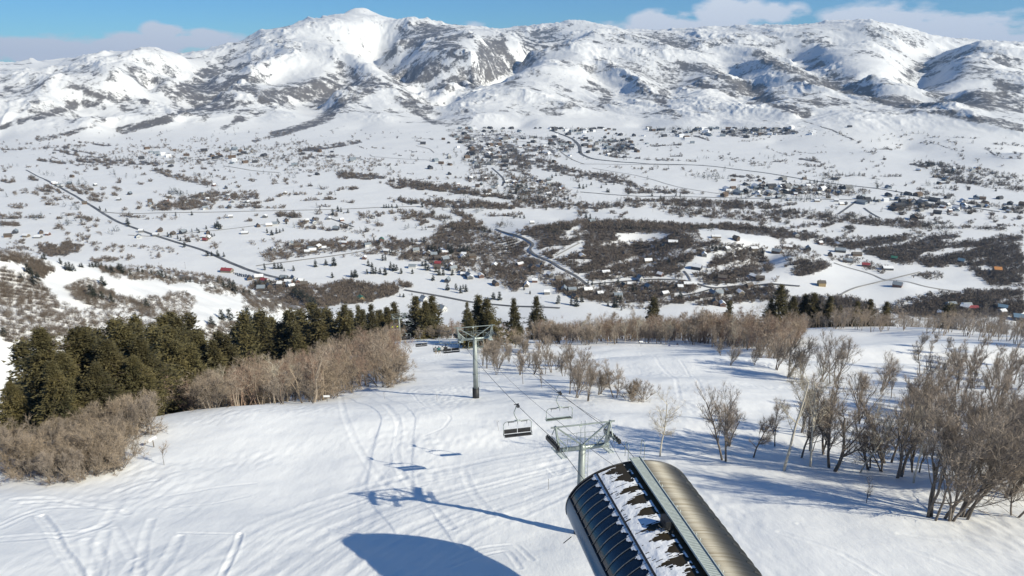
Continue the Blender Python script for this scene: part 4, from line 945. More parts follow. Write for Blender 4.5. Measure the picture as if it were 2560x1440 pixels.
for tok in FC.replace('\n', '').split(';'):
    if not tok.strip(): continue
    px, py, hp = map(float, tok.split(',')); x, y, z = gp(px, py); depth = y * CP - z * SP; ht = hp / FPX * depth * 1.02
    o = bpy.data.objects.new('conifer_tree', fc_mesh[nfc % 5]); COL.objects.link(o); o.location = (x, y, z - .3); w = ht * random.uniform(.95, 1.5); o.scale = (w, w, ht); o.rotation_euler = (0, 0, random.uniform(0, 6))
    if py > 640 and px < 640 and math.hypot(x, y) < 1000: lb, g = 'dark conifer standing on the scrubby hillside at the left', 'conifers on the left hillside'
    elif 640 <= px < 1280 and py > 640: lb, g = 'small dark conifer on the snowy golf course below the slope', 'conifers on the golf course'
    elif px < 640: lb, g = 'tiny dark conifer along the farm road on the left valley floor', 'conifers along the farm road'
    elif px < 1280: lb, g = 'tiny dark conifer among the farms in the middle of the valley', 'conifers among the middle farms'
    elif py > 590: lb, g = 'small dark conifer on the scrubby low hills right of the valley middle', 'conifers on the low hills'
    else: lb, g = 'tiny dark conifer among the houses on the far right valley floor', 'conifers among the far houses'
    tag(o, lb, 'conifer', g); nfc += 1

# --- masses nobody could count
def merged(name, protos, X, Y_, Z_, S, mats, midx_of=None, kind='stuff', squash=None):
    Vs, Fs, Ms = [], [], []; base = 0; rs = np.random.RandomState(5)
    order = rs.randint(0, len(protos), len(X))
    for pi, pr in enumerate(protos):
        sel = np.where(order == pi)[0]
        if not len(sel): continue
        v, f = pr[0], pr[1]; a = rs.uniform(0, 6.283, len(sel)); c, s = np.cos(a), np.sin(a); sc = S[sel]
        wd = rs.uniform(.85, 1.3, len(sel)) * sc
        vx = (v[None, :, 0] * c[:, None] - v[None, :, 1] * s[:, None]) * wd[:, None] + X[sel][:, None]
        vy = (v[None, :, 0] * s[:, None] + v[None, :, 1] * c[:, None]) * wd[:, None] + Y_[sel][:, None]
        vz = v[None, :, 2] * sc[:, None] + Z_[sel][:, None]
        V = np.stack([vx, vy, vz], 2).reshape(-1, 3); F = (f[None] + (np.arange(len(sel)) * len(v))[:, None, None]).reshape(-1, 3) + base
        mi = rs.randint(0, len(mats), len(sel)) if midx_of is None else np.full(len(sel), midx_of)
        Vs.append(V); Fs.append(F); Ms.append(np.repeat(mi, len(f))); base += len(V)
    me = raw_mesh(name, np.vstack(Vs), np.vstack(Fs), mats, False, midx=np.concatenate(Ms)); o = link(name, me); return o
def scatter_by_mask(n, pyr, pxr, thr, seed, power=1.5):
    rs = np.random.RandomState(seed); px = rs.uniform(*pxr, n * 4); py = pyr[0] + (pyr[1] - pyr[0]) * rs.rand(n * 4) ** power
    i = (py / 2).astype(int).clip(0, MH - 1); j = (px / 2).astype(int).clip(0, MW - 1); keep = rs.rand(n * 4) < np.clip(MASK[i, j] - thr, 0, 1) * 1.4
    px, py = px[keep][:n], py[keep][:n]; return px, py
def ground_many(px, py, r0=250., r1=6000.):
    x = (px - 1280) / FPX; v = (720 - py) / FPX; y = CP + v * SP; z = -SP + v * CP; h = np.hypot(x, y); R = np.geomspace(r0, r1, 420); out = np.full(len(px), np.nan)
    for a in range(0, len(px), 2000):
        s = slice(a, a + 2000); X = (x / h)[s, None] * R; Y_ = (y / h)[s, None] * R; g = F0(X, Y_) - (z / h)[s, None] * R > 0
        k = g.argmax(1); ok = g.any(1) & (k > 0); k = np.maximum(k, 1); out[s] = np.where(ok, R[k - 1] + (R[k] - R[k - 1]) * .5, np.nan)
    ok = ~np.isnan(out); R = out[ok]; X = (x / h)[ok] * R; Y_ = (y / h)[ok] * R; return X, Y_, H(X, Y_), R
puffs = [puff_proto(700 + i, 70, 1.0, .55, .13, .035) for i in range(4)]
puffs_far = [puff_proto(710 + i, 26, 1.0, .65, .22, .11) for i in range(4)]
# left hillside scrub
px, py = scatter_by_mask(6500, (625, 880), (0, 780), .08, 21, 1.0)
X, Y_, Z_, R = ground_many(px, py); k = R < 1100
tag(merged('hillside_scrub', puffs, X[k], Y_[k], Z_[k], np.random.RandomState(2).uniform(1.6, 4.0, k.sum()), [M_PUFF, M_PUFF, M_PUFFT]), 'grey brown leafless scrub covering the snowy hillside at the left', 'scrub', None, 'stuff')
# scrub of the low hills and river belts
px, py = scatter_by_mask(21000, (560, 790), (0, 2560), .12, 22, .9)
X, Y_, Z_, R = ground_many(px, py); k = R > 1000
tag(merged('valley_scrub', puffs_far, X[k], Y_[k], Z_[k], np.random.RandomState(3).uniform(3.0, 7.5, k.sum()), [M_PUFF, M_PUFF, M_PUFF, M_PUFFT]), 'grey brown leafless scrub on the low hills and stream banks of the valley', 'scrub', None, 'stuff')
px, py = scatter_by_mask(17000, (328, 575), (0, 2560), .2, 23, .75)
X, Y_, Z_, R = ground_many(px, py)
tag(merged('far_valley_woods', puffs_far, X, Y_, Z_, np.random.RandomState(3).uniform(4.0, 10, len(X)), [M_PUFF, M_PUFF, M_PUFFT]), 'leafless trees in hedgerows and river belts across the far valley floor', 'woods', None, 'stuff')
# far conifers past the first few hundred
rs = np.random.RandomState(31); n = 4600; px = rs.uniform(0, 2560, n); py = 325 + 260 * rs.rand(n) ** .9
dn = perlin(px / 90, py / 22, 91) + .8 * (MASK[(py / 2).astype(int), (px / 2).astype(int)] - .4); k = dn > .12; px, py = px[k], py[k]
extra = []
for (a, b, c, d, m_) in [(600, 330, 80, 12, 14), (1310, 475, 50, 14, 40), (1230, 460, 60, 20, 40), (1340, 490, 80, 12, 40), (1400, 365, 50, 12, 70), (1540, 365, 40, 15, 80), (1440, 325, 40, 5, 40), (1680, 325, 60, 10, 60), (1880, 328, 80, 8, 80), (1890, 480, 70, 14, 60), (1980, 480, 60, 12, 50), (2080, 470, 40, 10, 40), (1780, 445, 50, 8, 40), (2330, 413, 20, 4, 20), (640, 402, 200, 6, 60), (300, 400, 70, 6, 30), (1180, 400, 60, 30, 80), (440, 485, 40, 6, 30), (180, 462, 30, 12, 20), (2000, 500, 80, 5, 20), (2300, 505, 100, 10, 30)]:
    extra.append(np.stack([rs.normal(a, c / 1.6, m_), rs.normal(b, d / 1.6, m_)]))
ex = np.hstack(extra); px = np.clip(np.concatenate([px, ex[0]]), 0, 2559); py = np.clip(np.concatenate([py, ex[1]]), 322, 600)
X, Y_, Z_, R = ground_many(px, py); fp = []
for i in range(3):
    tv, tf, cv, cf, cm = conifer_proto(520 + i, 1, [1.3, 1.0, 1.6][i], .15); sel = np.random.RandomState(i).permutation(len(cf))[:90]
    fp.append((cv[cf[sel]].reshape(-1, 3) * 1.0, np.arange(270).reshape(-1, 3)))
tag(merged('far_conifers', fp, X, Y_, Z_, np.random.RandomState(4).uniform(9, 17, len(X)), [M_NEEDF]), 'dark specks of conifers around the far farms and villages', 'conifers', None, 'stuff')
# woods that fill the bands on the near hill
def fill(front, n, R1, hlo, hhi, seed, mats, name, label, R0off=6, bias=1.0, proto=None, minR=0):
    rs = np.random.RandomState(seed); fx = [p[0] for p in front]; fr = []
    for p in front:
        q = gp(*p); fr.append(math.hypot(q[0], q[1]))
    px = rs.uniform(fx[0], fx[-1], n); r0 = np.interp(px, fx, fr) + R0off; r1 = np.interp(px, R1[0], R1[1]) if not isinstance(R1, (int, float)) else R1
    R = r0 + (r1 - r0) * rs.rand(n) ** bias; x = (px - 1280) / FPX; h = np.hypot(x, CP + .05); X = x / h * R; Y_ = (CP + .05) / h * R; Z_ = H(X, Y_)
    dep = Y_ * CP - Z_ * SP; X = x * dep; Z_ = H(X, Y_); q = perlin(X / 16, Y_ / 16, seed) + .6 * perlin(X / 6, Y_ / 6, seed + 1); keep = q > -.42; X, Y_, Z_, q, px = X[keep], Y_[keep], Z_[keep], q[keep], px[keep]; n = len(X)
    o = merged(name, proto, X, Y_, Z_ - .1, rs.uniform(hlo, hhi, n) * np.clip(.92 + .45 * q, .6, 1.3), mats); return tag(o, label, 'woods', None, 'stuff')
def wood_proto(seed):
    tv, tf, cv, cf, cm = bare_proto(seed, 'oak' if seed % 3 else 'maple'); rs = np.random.RandomState(seed); lim = np.where(cm == 0)[0]; tw = np.where(cm == 1)[0]
    lim = lim[rs.permutation(len(lim))[:1] ] if False else lim[:min(len(lim), 560)]; tw = tw[rs.permutation(len(tw))[:620]]
    s = 1 / cv[:, 2].max(); tri = cv[cf[tw]]; c = tri.mean(1, keepdims=True); wv = (tri[:, 1:2] - tri[:, 0:1]) * .75; tri = tri.copy(); tri[:, 0:1] -= wv; tri[:, 1:2] += wv
    V = np.vstack([tv, cv[cf[lim]].reshape(-1, 3), tri.reshape(-1, 3)]) * s; F = np.vstack([tf, len(tv) + np.arange((len(lim) + len(tw)) * 3).reshape(-1, 3)]); return V, F
wood = [wood_proto(900 + i) for i in range(7)]
fill(P('405,1048 470,1035 600,1022 720,1018 830,1008 900,985 985,968 1000,940'), 760, ([400, 700, 1000], [215, 290, 300]), 7.5, 11.0, 41, [M_TWIG, M_TWIGR, M_TWIGT], 'left_woods', 'mass of leafless brown oak filling the gully left of the lift line', 6, 1.0, wood)
fill(P('1340,852 1440,862 1600,858 1760,866 1850,880 1950,900 2000,850'), 640, ([1340, 1650, 1950], [330, 330, 275]), 9.0, 12.5, 42, [M_TWIG, M_TWIGR, M_TWIGT], 'middle_woods', 'mass of leafless brown trees behind the run right of the center', 8, 1.0, wood)
fill(P('1960,838 2020,830 2140,830 2260,832 2400,848 2560,876 2700,898'), 560, 400, 7.5, 10.0, 43, [M_TWIG, M_TWIGG, M_TWIGT], 'far_right_woods', 'mass of leafless brown trees along the top of the far right snowfield', -4, 1.0, wood)
fill(P('1000,862 1060,845 1120,850 1200,875 1260,890 1340,860'), 150, 340, 6.0, 9.0, 44, [M_TWIG, M_TWIGR, M_TWIGT], 'lift_line_woods', 'mass of leafless brown trees beside the third lift tower', 4, 1.0, wood)
# ---------------------------------------------------------------- the lift
AX = Vector((-.2086, .978, 0)); NX = Vector((.978, .2086, 0)); LROT = math.atan2(.2086, .978)
def sw(s, o, z): v = AX * s + NX * o; return Vector((v.x, v.y, z))
M_GALV = mat('galvanised_steel', (.28, .32, .305), .45, .55, vary=.18, scale=2.0, bump=.002, bscale=60)
M_GALVL = mat('grating', (.50, .55, .53), .6, .2, vary=.12, scale=6)
M_POLE = mat('tower_pole_paint', (.27, .30, .29), .5, .3, vary=.12, scale=.8)
M_BLK = mat('black_rubber', (.016, .017, .019), .55, vary=.3, scale=9)
M_PAD = mat('black_tower_pad', (.012, .013, .016), .6, vary=.3, scale=4)
M_ROPE = mat('steel_rope', (.075, .078, .085), .5, .5, vary=.2, scale=4)
M_SEAT = mat('black_seat_vinyl', (.020, .021, .024), .55, vary=.3, scale=6)
M_SEATG = mat('pale_green_seat_shell', (.30, .38, .34), .5, vary=.1, scale=4)
class MBd:
    def __init__(self): self.V = []; self.F = []
    def tube(self, p0, p1, r0, r1=None, n=8, cap=True):
        p0 = Vector(p0); p1 = Vector(p1); r1 = r0 if r1 is None else r1; d = (p1 - p0)
        if d.length < 1e-6: return self
        q = d.to_track_quat('Z', 'Y'); b = len(self.V)
        for p, r in ((p0, r0), (p1, r1)):
            for k in range(n):
                a = 2 * math.pi * k / n; self.V.append(p + q @ Vector((math.cos(a) * r, math.sin(a) * r, 0)))
        for k in range(n): self.F.append((b + k, b + (k + 1) % n, b + n + (k + 1) % n, b + n + k))
        if cap: self.F.append(tuple(b + k for k in reversed(range(n)))); self.F.append(tuple(b + n + k for k in range(n)))
        return self
    def path(self, pts, r, n=6):
        for a, b in zip(pts[:-1], pts[1:]): self.tube(a, b, r, r, n)
        return self
    def box(self, c, s, rot=None):
        c = Vector(c); b = len(self.V)
        for dx in (-.5, .5):
            for dy in (-.5, .5):
                for dz in (-.5, .5):
                    v = Vector((dx * s[0], dy * s[1], dz * s[2]))
                    if rot is not None: v = rot @ v
                    self.V.append(c + v)
        for f in ((0, 1, 3, 2), (4, 6, 7, 5), (0, 4, 5, 1), (2, 3, 7, 6), (0, 2, 6, 4), (1, 5, 7, 3)): self.F.append(tuple(b + i for i in f))
        return self
    def beam(self, p0, p1, w, h):
        p0 = Vector(p0); p1 = Vector(p1); d = p1 - p0; q = d.to_track_quat('Y', 'Z')
        return self.box((p0 + p1) / 2, (w, d.length, h), q.to_matrix())
    def lathe(self, prof, c=(0, 0, 0), axis='Z', n=20):
        c = Vector(c); b = len(self.V); m = len(prof)
        for r, h in prof:
            for k in range(n):
                a = 2 * math.pi * k / n; x, y = r * math.cos(a), r * math.sin(a)
                self.V.append(c + (Vector((x, y, h)) if axis == 'Z' else Vector((h, x, y)) if axis == 'X' else Vector((x, h, y))))
        for j in range(m - 1):
            for k in range(n): self.F.append((b + j * n + k, b + j * n + (k + 1) % n, b + (j + 1) * n + (k + 1) % n, b + (j + 1) * n + k))
        return self
    def make(self, name, m, parent=None, smooth=False, bevel=0):
        me = bpy.data.meshes.new(name); me.from_pydata([tuple(v) for v in self.V], [], self.F); me.materials.append(m)
        me.polygons.foreach_set('use_smooth', [smooth] * len(me.polygons)); me.update()
        import bmesh as bm_
        b_ = bm_.new(); b_.from_mesh(me); bm_.ops.recalc_face_normals(b_, faces=b_.faces); b_.to_mesh(me); b_.free()
        o = link(name, me, parent)
        if bevel: md = o.modifiers.new('b', 'BEVEL'); md.width = bevel; md.segments = 1; md.limit_method = 'ANGLE'
        return o
def copy_tree(o, parent=None):
    c = o.copy(); COL.objects.link(c)
    if parent is not None: c.parent = parent
    for ch in list(o.children): copy_tree(ch, c)
    return c
# tower: local x across the line, y along it, z up from the foot; tz is the height of the crossarm tube
def tower(name, loc, tz, label, rz=LROT, tilt=-.30, detail=True, cab=False):
    t = empty(name, loc, rz); tag(t, label, 'lift tower', 'chairlift towers')
    MBd().tube((0, 0, 1.9), (0, 0, tz - .15), .46, .36, 20).make('pole', M_POLE, t, True)
    MBd().lathe([(.46, 4.6), (.50, 4.6), (.50, 4.72), (.46, 4.72)], n=20).make('flange', M_GALV, t, True)
    MBd().tube((0, 0, -1.0), (0, 0, 1.95), .60, .60, 20).make('foot_pad', M_PAD, t, True)
    lad = MBd()
    for sx_ in (-.2, .2): lad.tube((sx_ + .42, -.30, 2.2), (sx_ + .38, -.30, tz), .028, n=5)
    k = 2.3
    while k < tz: lad.tube((.2, -.30, k), (.62, -.30, k), .018, n=4); k += .33
    lad.make('ladder', M_GALV, t)
    MBd().tube((-2.95, 0, tz), (2.95, 0, tz), .21, .21, 14).lathe([(0, -.3), (.34, -.3), (.34, .3), (0, .3)], (0, 0, tz), 'X', 14).make('crossarm', M_GALV, t, True)
    fr = MBd(); up = tz + 2.25
    for sx_ in (-1, 1):
        fr.beam((sx_ * 2.55, 0, tz), (sx_ * 3.05, 0, up + .1), .24, .22)
        fr.beam((sx_ * 3.0, .1, up), (sx_ * .1, .1, tz + .25), .12, .12)
        fr.tube((sx_ * 3.0, -.1, up), (sx_ * 3.0, -1.3, tz + .9), .05, n=6); fr.tube((sx_ * 3.0, .1, up), (sx_ * 3.0, 1.3, tz + .9), .05, n=6)
        fr.tube((sx_ * 2.7, .0, tz + 1.2), (sx_ * 1.6, 0, tz + .1), .06, n=6)
    fr.tube((-3.5, 0, up), (3.5, 0, up), .075, n=8)
    for q in range(5):
        for sx_ in (-1, 1): fr.tube((sx_ * (3.1 + q * .11), 0, up - .07), (sx_ * (3.1 + q * .11), .0, up + .12), .015, n=4)
    fr.make('lifting_frame', M_GALV, t)
    cw = MBd(); ty = math.tan(tilt)
    for sx_ in (-1, 1):
        # slanted work platform with rails, along the sheave assembly
        for e in (-1, 1):
            y0 = -1.9; y1 = 1.9; x0 = sx_ * 2.35; x1 = sx_ * 2.85; x = x0 if e < 0 else x1
            cw.beam((x, y0, tz - .25 + y0 * ty), (x, y1, tz - .25 + y1 * ty), .06, .12)
        for q in range(11):
            yy = -1.9 + q * .38; cw.beam((sx_ * 2.35, yy, tz - .22 + yy * ty), (sx_ * 2.85, yy, tz - .22 + yy * ty), .10, .03)
        for yy in (-1.9, -.7, .7, 1.9): cw.tube((sx_ * 2.32, yy, tz - .25 + yy * ty), (sx_ * 2.25, yy, tz + .75 + yy * ty), .025, n=5)
        for hh in (.35, .75): cw.tube((sx_ * 2.28, -1.9, tz + hh - 1.9 * ty), (sx_ * 2.25, 1.9, tz + hh + 1.9 * ty), .025, n=5)
        cw.tube((sx_ * 2.85, -1.9, tz - .25 - 1.9 * ty), (sx_ * 2.25, -1.9, tz + .75 - 1.9 * ty), .022, n=5)
    cw.make('catwalk', M_GALVL, t)
    ml = MBd()
    for y_ in (-.45, .45): ml.path([(-2.2, y_, tz + 1.15), (-.5, y_, tz + 1.25), (.5, y_, tz + 1.25), (2.2, y_, tz + 1.15)], .022, 5)
    for x_ in (-1.5, -.5, .5, 1.5): ml.tube((x_, -.45, tz + .15), (x_, -.45, tz + 1.22), .022, n=5); ml.tube((x_, .45, tz + .15), (x_, .45, tz + 1.22), .022, n=5)
    for y_ in (-.3, .3): ml.tube((-.22 if y_ < 0 else .22, 0, tz + .2), (-.22 if y_ < 0 else .22, 0, up + .35), .028, n=6)
    ml.make('handrail', M_GALV, t)
    for sx_ in (-1, 1):
        sh = MBd(); n = 8
        sh.beam((sx_ * 3.12, -1.75, tz + .85 - 1.75 * ty), (sx_ * 3.12, 1.75, tz + .85 + 1.75 * ty), .10, .16)
        sh.beam((sx_ * 3.0, -1.5, tz + 1.05 - 1.5 * ty), (sx_ * 3.0, 1.5, tz + 1.05 + 1.5 * ty), .05, .05)
        sh.beam((sx_ * 2.8, 0, tz + .1), (sx_ * 3.1, 0, tz + .95), .16, .16)
        o = sh.make('sheave_beam', M_GALV, t)
        wh = MBd()
        for q in range(n):
            yy = -2.0 + 4.0 * q / (n - 1)
            bow = -.10 * (yy / 2) ** 2
            wh.lathe([(.02, -.07), (.25, -.07), (.27, -.05), (.20, 0), (.27, .05), (.25, .07), (.02, .07)], (sx_ * 3.28, yy, tz + .90 + yy * ty + bow), 'X', 14)
        wh.make('sheave_wheels', M_BLK, o, True)
        rp = MBd().beam((sx_ * 3.45, -2.1, tz + .78 - 2.1 * ty), (sx_ * 3.45, 2.1, tz + .78 + 2.1 * ty), .05, .30).make('guard', M_BLK, o)
    if cab:
        MBd().box((-.25, 0, up - .14), (.28, .16, .14)).make('junction_box', M_GALVL, t)
    return t
T = []
T1 = sw(49.4, 16.7, 0); T2 = sw(109.0, 16.7, 0)
g1 = h1(T1.x, T1.y); g2 = h1(T2.x, T2.y)
T.append(((T1.x, T1.y, g1), -32.1 - g1)); T.append(((T2.x, T2.y, g2), -46.7 - g2))
x, y = -50.3, 287.; g3 = h1(x, y); T.append(((x, y, g3), max(-112.0 - g3, 8)))
x, y = -91., 461.; g4 = h1(x, y); T.append(((x, y, g4), max(-180.0 - g4, 8)))
r23 = math.atan2(.245, .97)
tower('lift_tower', T[0][0], T[0][1], 'nearest galvanised lift tower, just behind the barrel shaped terminal', LROT, -.24, cab=True).scale = (.80, .86, 1)
tower('lift_tower', T[1][0], T[1][1], 'second lift tower, a tall pole with black foot pad in the middle of the run', LROT, -.28, cab=True)
tower('lift_tower', T[2][0], T[2][1], 'third lift tower, small beside the brown oaks down the run', r23, -.34)
tower('lift_tower', T[3][0], T[3][1], 'farthest lift tower, its frame just showing above the left woods', r23, -.4)
def rope_pts(side):
    pts = [sw(20, 16.5 + side * 2.3, -28.6), sw(35.5, 16.5 + side * 2.3, -28.5)]
    A = [pts[-1]]
    for (loc, tz), rz in zip(T, (LROT, LROT, r23, r23)):
        n = Vector((math.cos(rz), math.sin(rz), 0)); A.append(Vector((loc[0], loc[1], loc[2] + tz + 1.18)) + n * side * 3.28 * (.80 if loc[1] < 60 else 1))
    last = A[-1] + (A[-1] - A[-2]) * 1.2; last.z -= 25; A.append(last)
    sag = [0, .35, .8, 3.0, 3.2, 4]; out = [pts[0]]
    for i in range(len(A) - 1):
        n = [6, 24, 40, 30, 20][i] if i < 5 else 10
        for k in range(n):
            t = k / n; p = A[i].lerp(A[i + 1], t); p.z -= sag[i + 1 if i else 0] * 4 * t * (1 - t) if i else 0; out.append(p)
    out.append(A[-1]); return out
RL, RR = rope_pts(-1), rope_pts(1)
hr = MBd(); hr.path(RL, .026, 6); hr.path(RR, .026, 6); tag(hr.make('haul_rope', M_ROPE, None, True), 'long steel haul rope running down the hill over the lift towers', 'cable')
# communication lines strung above the tower frames
cl_ = []
A = [sw(36.2, 15.0, -25.6)] + [Vector((l[0], l[1], l[2] + tz + 2.35)) + NX * (-1.7) for l, tz in T[:3]]
B = [sw(36.2, 15.3, -25.6)] + [Vector((l[0], l[1], l[2] + tz + 2.35)) + NX * (1.6) for l, tz in T[:3]]
for nm, L, lb in (('signal_cable', A, 'thin signal cable strung left of center over the tower frames'), ('signal_cable', B, 'thin signal cable strung right of center beside the haul rope')):
    m_ = MBd(); pts = []
    for i in range(3):
        for k in range(20):
            t = k / 20; p = L[i].lerp(L[i + 1], t); p.z -= [.2, 1.2, 4][i] * 4 * t * (1 - t); pts.append(p)
    pts.append(L[-1]); m_.path(pts, .016, 5); tag(m_.make(nm, M_ROPE), lb, 'cable')
# chairs: local origin at the grip on the rope
def chair(name, label, down=False):
    e = empty(name, (0, 0, 0)); tag(e, label, 'lift chair', 'lift chairs hanging from the haul rope')
    MBd().box((0, 0, 0), (.16, .55, .22)).tube((-.05, -.3, .12), (-.28, -.35, .2), .05, n=6).tube((-.05, .25, .05), (-.32, .28, .02), .045, n=6).lathe([(0, -.05), (.11, -.05), (.11, .05), (0, .05)], (.12, -.2, .05), 'X', 10).lathe([(0, -.05), (.11, -.05), (.11, .05), (0, .05)], (.12, .22, .05), 'X', 10).make('grip', M_BLK, e)
    sgn = 1 if not down else -1
    pts = [Vector((-.1, 0, -.05))]
    for k in range(9):
        a = k / 8; pts.append(Vector((-.16 - .30 * math.sin(a * math.pi * .55) + .46 * max(0, a - .45) / .55, .10 * math.sin(a * math.pi), -.15 - 1.55 * a)))
    pts.append(Vector((0, 0, -1.75))); MBd().path(pts, .048, 8).make('hanger', M_GALV, e, True)
    fr = MBd(); W = 1.5; zt, zb = -1.75, -3.28
    loop = [Vector((-W + .12, 0, zt - .02 - .3))]
    for k in range(6):
        a = math.pi - k / 5 * math.pi / 2; loop.append(Vector((-W + .40 + .40 * math.cos(a), 0, zt - .40 + .40 * math.sin(a))))
    for k in range(6):
        a = math.pi / 2 - k / 5 * math.pi / 2; loop.append(Vector((W - .40 + .40 * math.cos(a), 0, zt - .40 + .40 * math.sin(a))))
    loop = [Vector((-W, 0, zb))] + loop[1:] + [Vector((W, 0, zb))]
    fr.path(loop, .038, 8); fr.tube((-W, 0, zb), (W, 0, zb), .04, n=8); fr.tube((-.3, 0, zt + .02), (.3, 0, zt + .02), .08, n=8)
    for s in (-1, 1): fr.tube((s * W, 0, zb), (s * W, -sgn * .55, zb - .03), .03, n=6); fr.tube((s * W, 0, zb + .25), (s * W, -sgn * .5, zb + .22), .022, n=6)
    fr.make('frame', M_GALV, e, True)
    st = MBd().box((0, -sgn * .27, zb + .0), (2.86, .52, .11)).make('seat', M_SEATG if down else M_SEAT, e, bevel=.03)
    if not down:
        MBd().box((-.73, .03, zb + .36), (1.40, .08, .50)).box((.73, .03, zb + .36), (1.40, .08, .50)).make('backrest', M_SEAT, e, bevel=.03)
    else:
        MBd().box((0, .0, zb + .17), (2.8, .06, .16)).make('backrest', M_SEAT, e, bevel=.02)
    rb = MBd().tube((-W + .45, -.05, zt - .07), (-.35, -.05, zt - .07), .035, n=6).tube((.35, -.05, zt - .07), (W - .45, -.05, zt - .07), .035, n=6)
    for x_ in (-.98, 0, .98): rb.tube((x_, -.06, zt - .07), (x_, -.10, zt - .42), .03, .012, n=6)
    rb.make('restraint_bar', M_BLK, e)
    return e
def on_rope(R, px):
    best = None
    for a, b in zip(R[:-1], R[1:]):
        pa, pb = proj(a.x, a.y, a.z)[0], proj(b.x, b.y, b.z)[0]
        if (pa - px) * (pb - px) <= 0 and a.y > 40:
            t = (px - pa) / (pb - pa + 1e-9); return a.lerp(b, t)
    return R[-5]
proto_up = proto_dn = None; CH = {}
for nm, R, px, dn, lb, rz in [('A', RL, 1294, 0, 'empty black lift chair nearest on the left rope', LROT), ('B', RR, 1400, 1, 'empty lift chair with pale seat edge, nearest on the right rope', LROT), ('C', RL, 1127, 0, 'empty black lift chair just past the second tower on the left rope', r23),
                          ('P', RL, 1100, 0, 'lift chair carrying four skiers beyond the second tower', r23), ('D', RR, 1189, 1, 'pale lift chair seen behind the pole of the second tower', r23), ('E', RL, 1052, 0, 'empty dark lift chair against the snow halfway to the third tower', r23),
                          ('Hh', RL, 1014, 0, 'small empty lift chair beside the foot of the third tower', r23), ('Ff', RR, 1020, 1, 'small pale lift chair right of the third tower head', r23), ('G', RL, 986, 0, 'distant lift chair carrying riders in yellow jackets', r23)]:
    if dn:
        if proto_dn is None: e = proto_dn = chair('lift_chair', lb, True)
        else: e = copy_tree(proto_dn)
    else:
        if proto_up is None: e = proto_up = chair('lift_chair', lb, False)
        else: e = copy_tree(proto_up)
    e['label'] = lb; p = on_rope(R, px); e.location = (p.x, p.y, p.z - .05); e.rotation_euler = (0, 0, rz); CH[nm] = (p, rz)

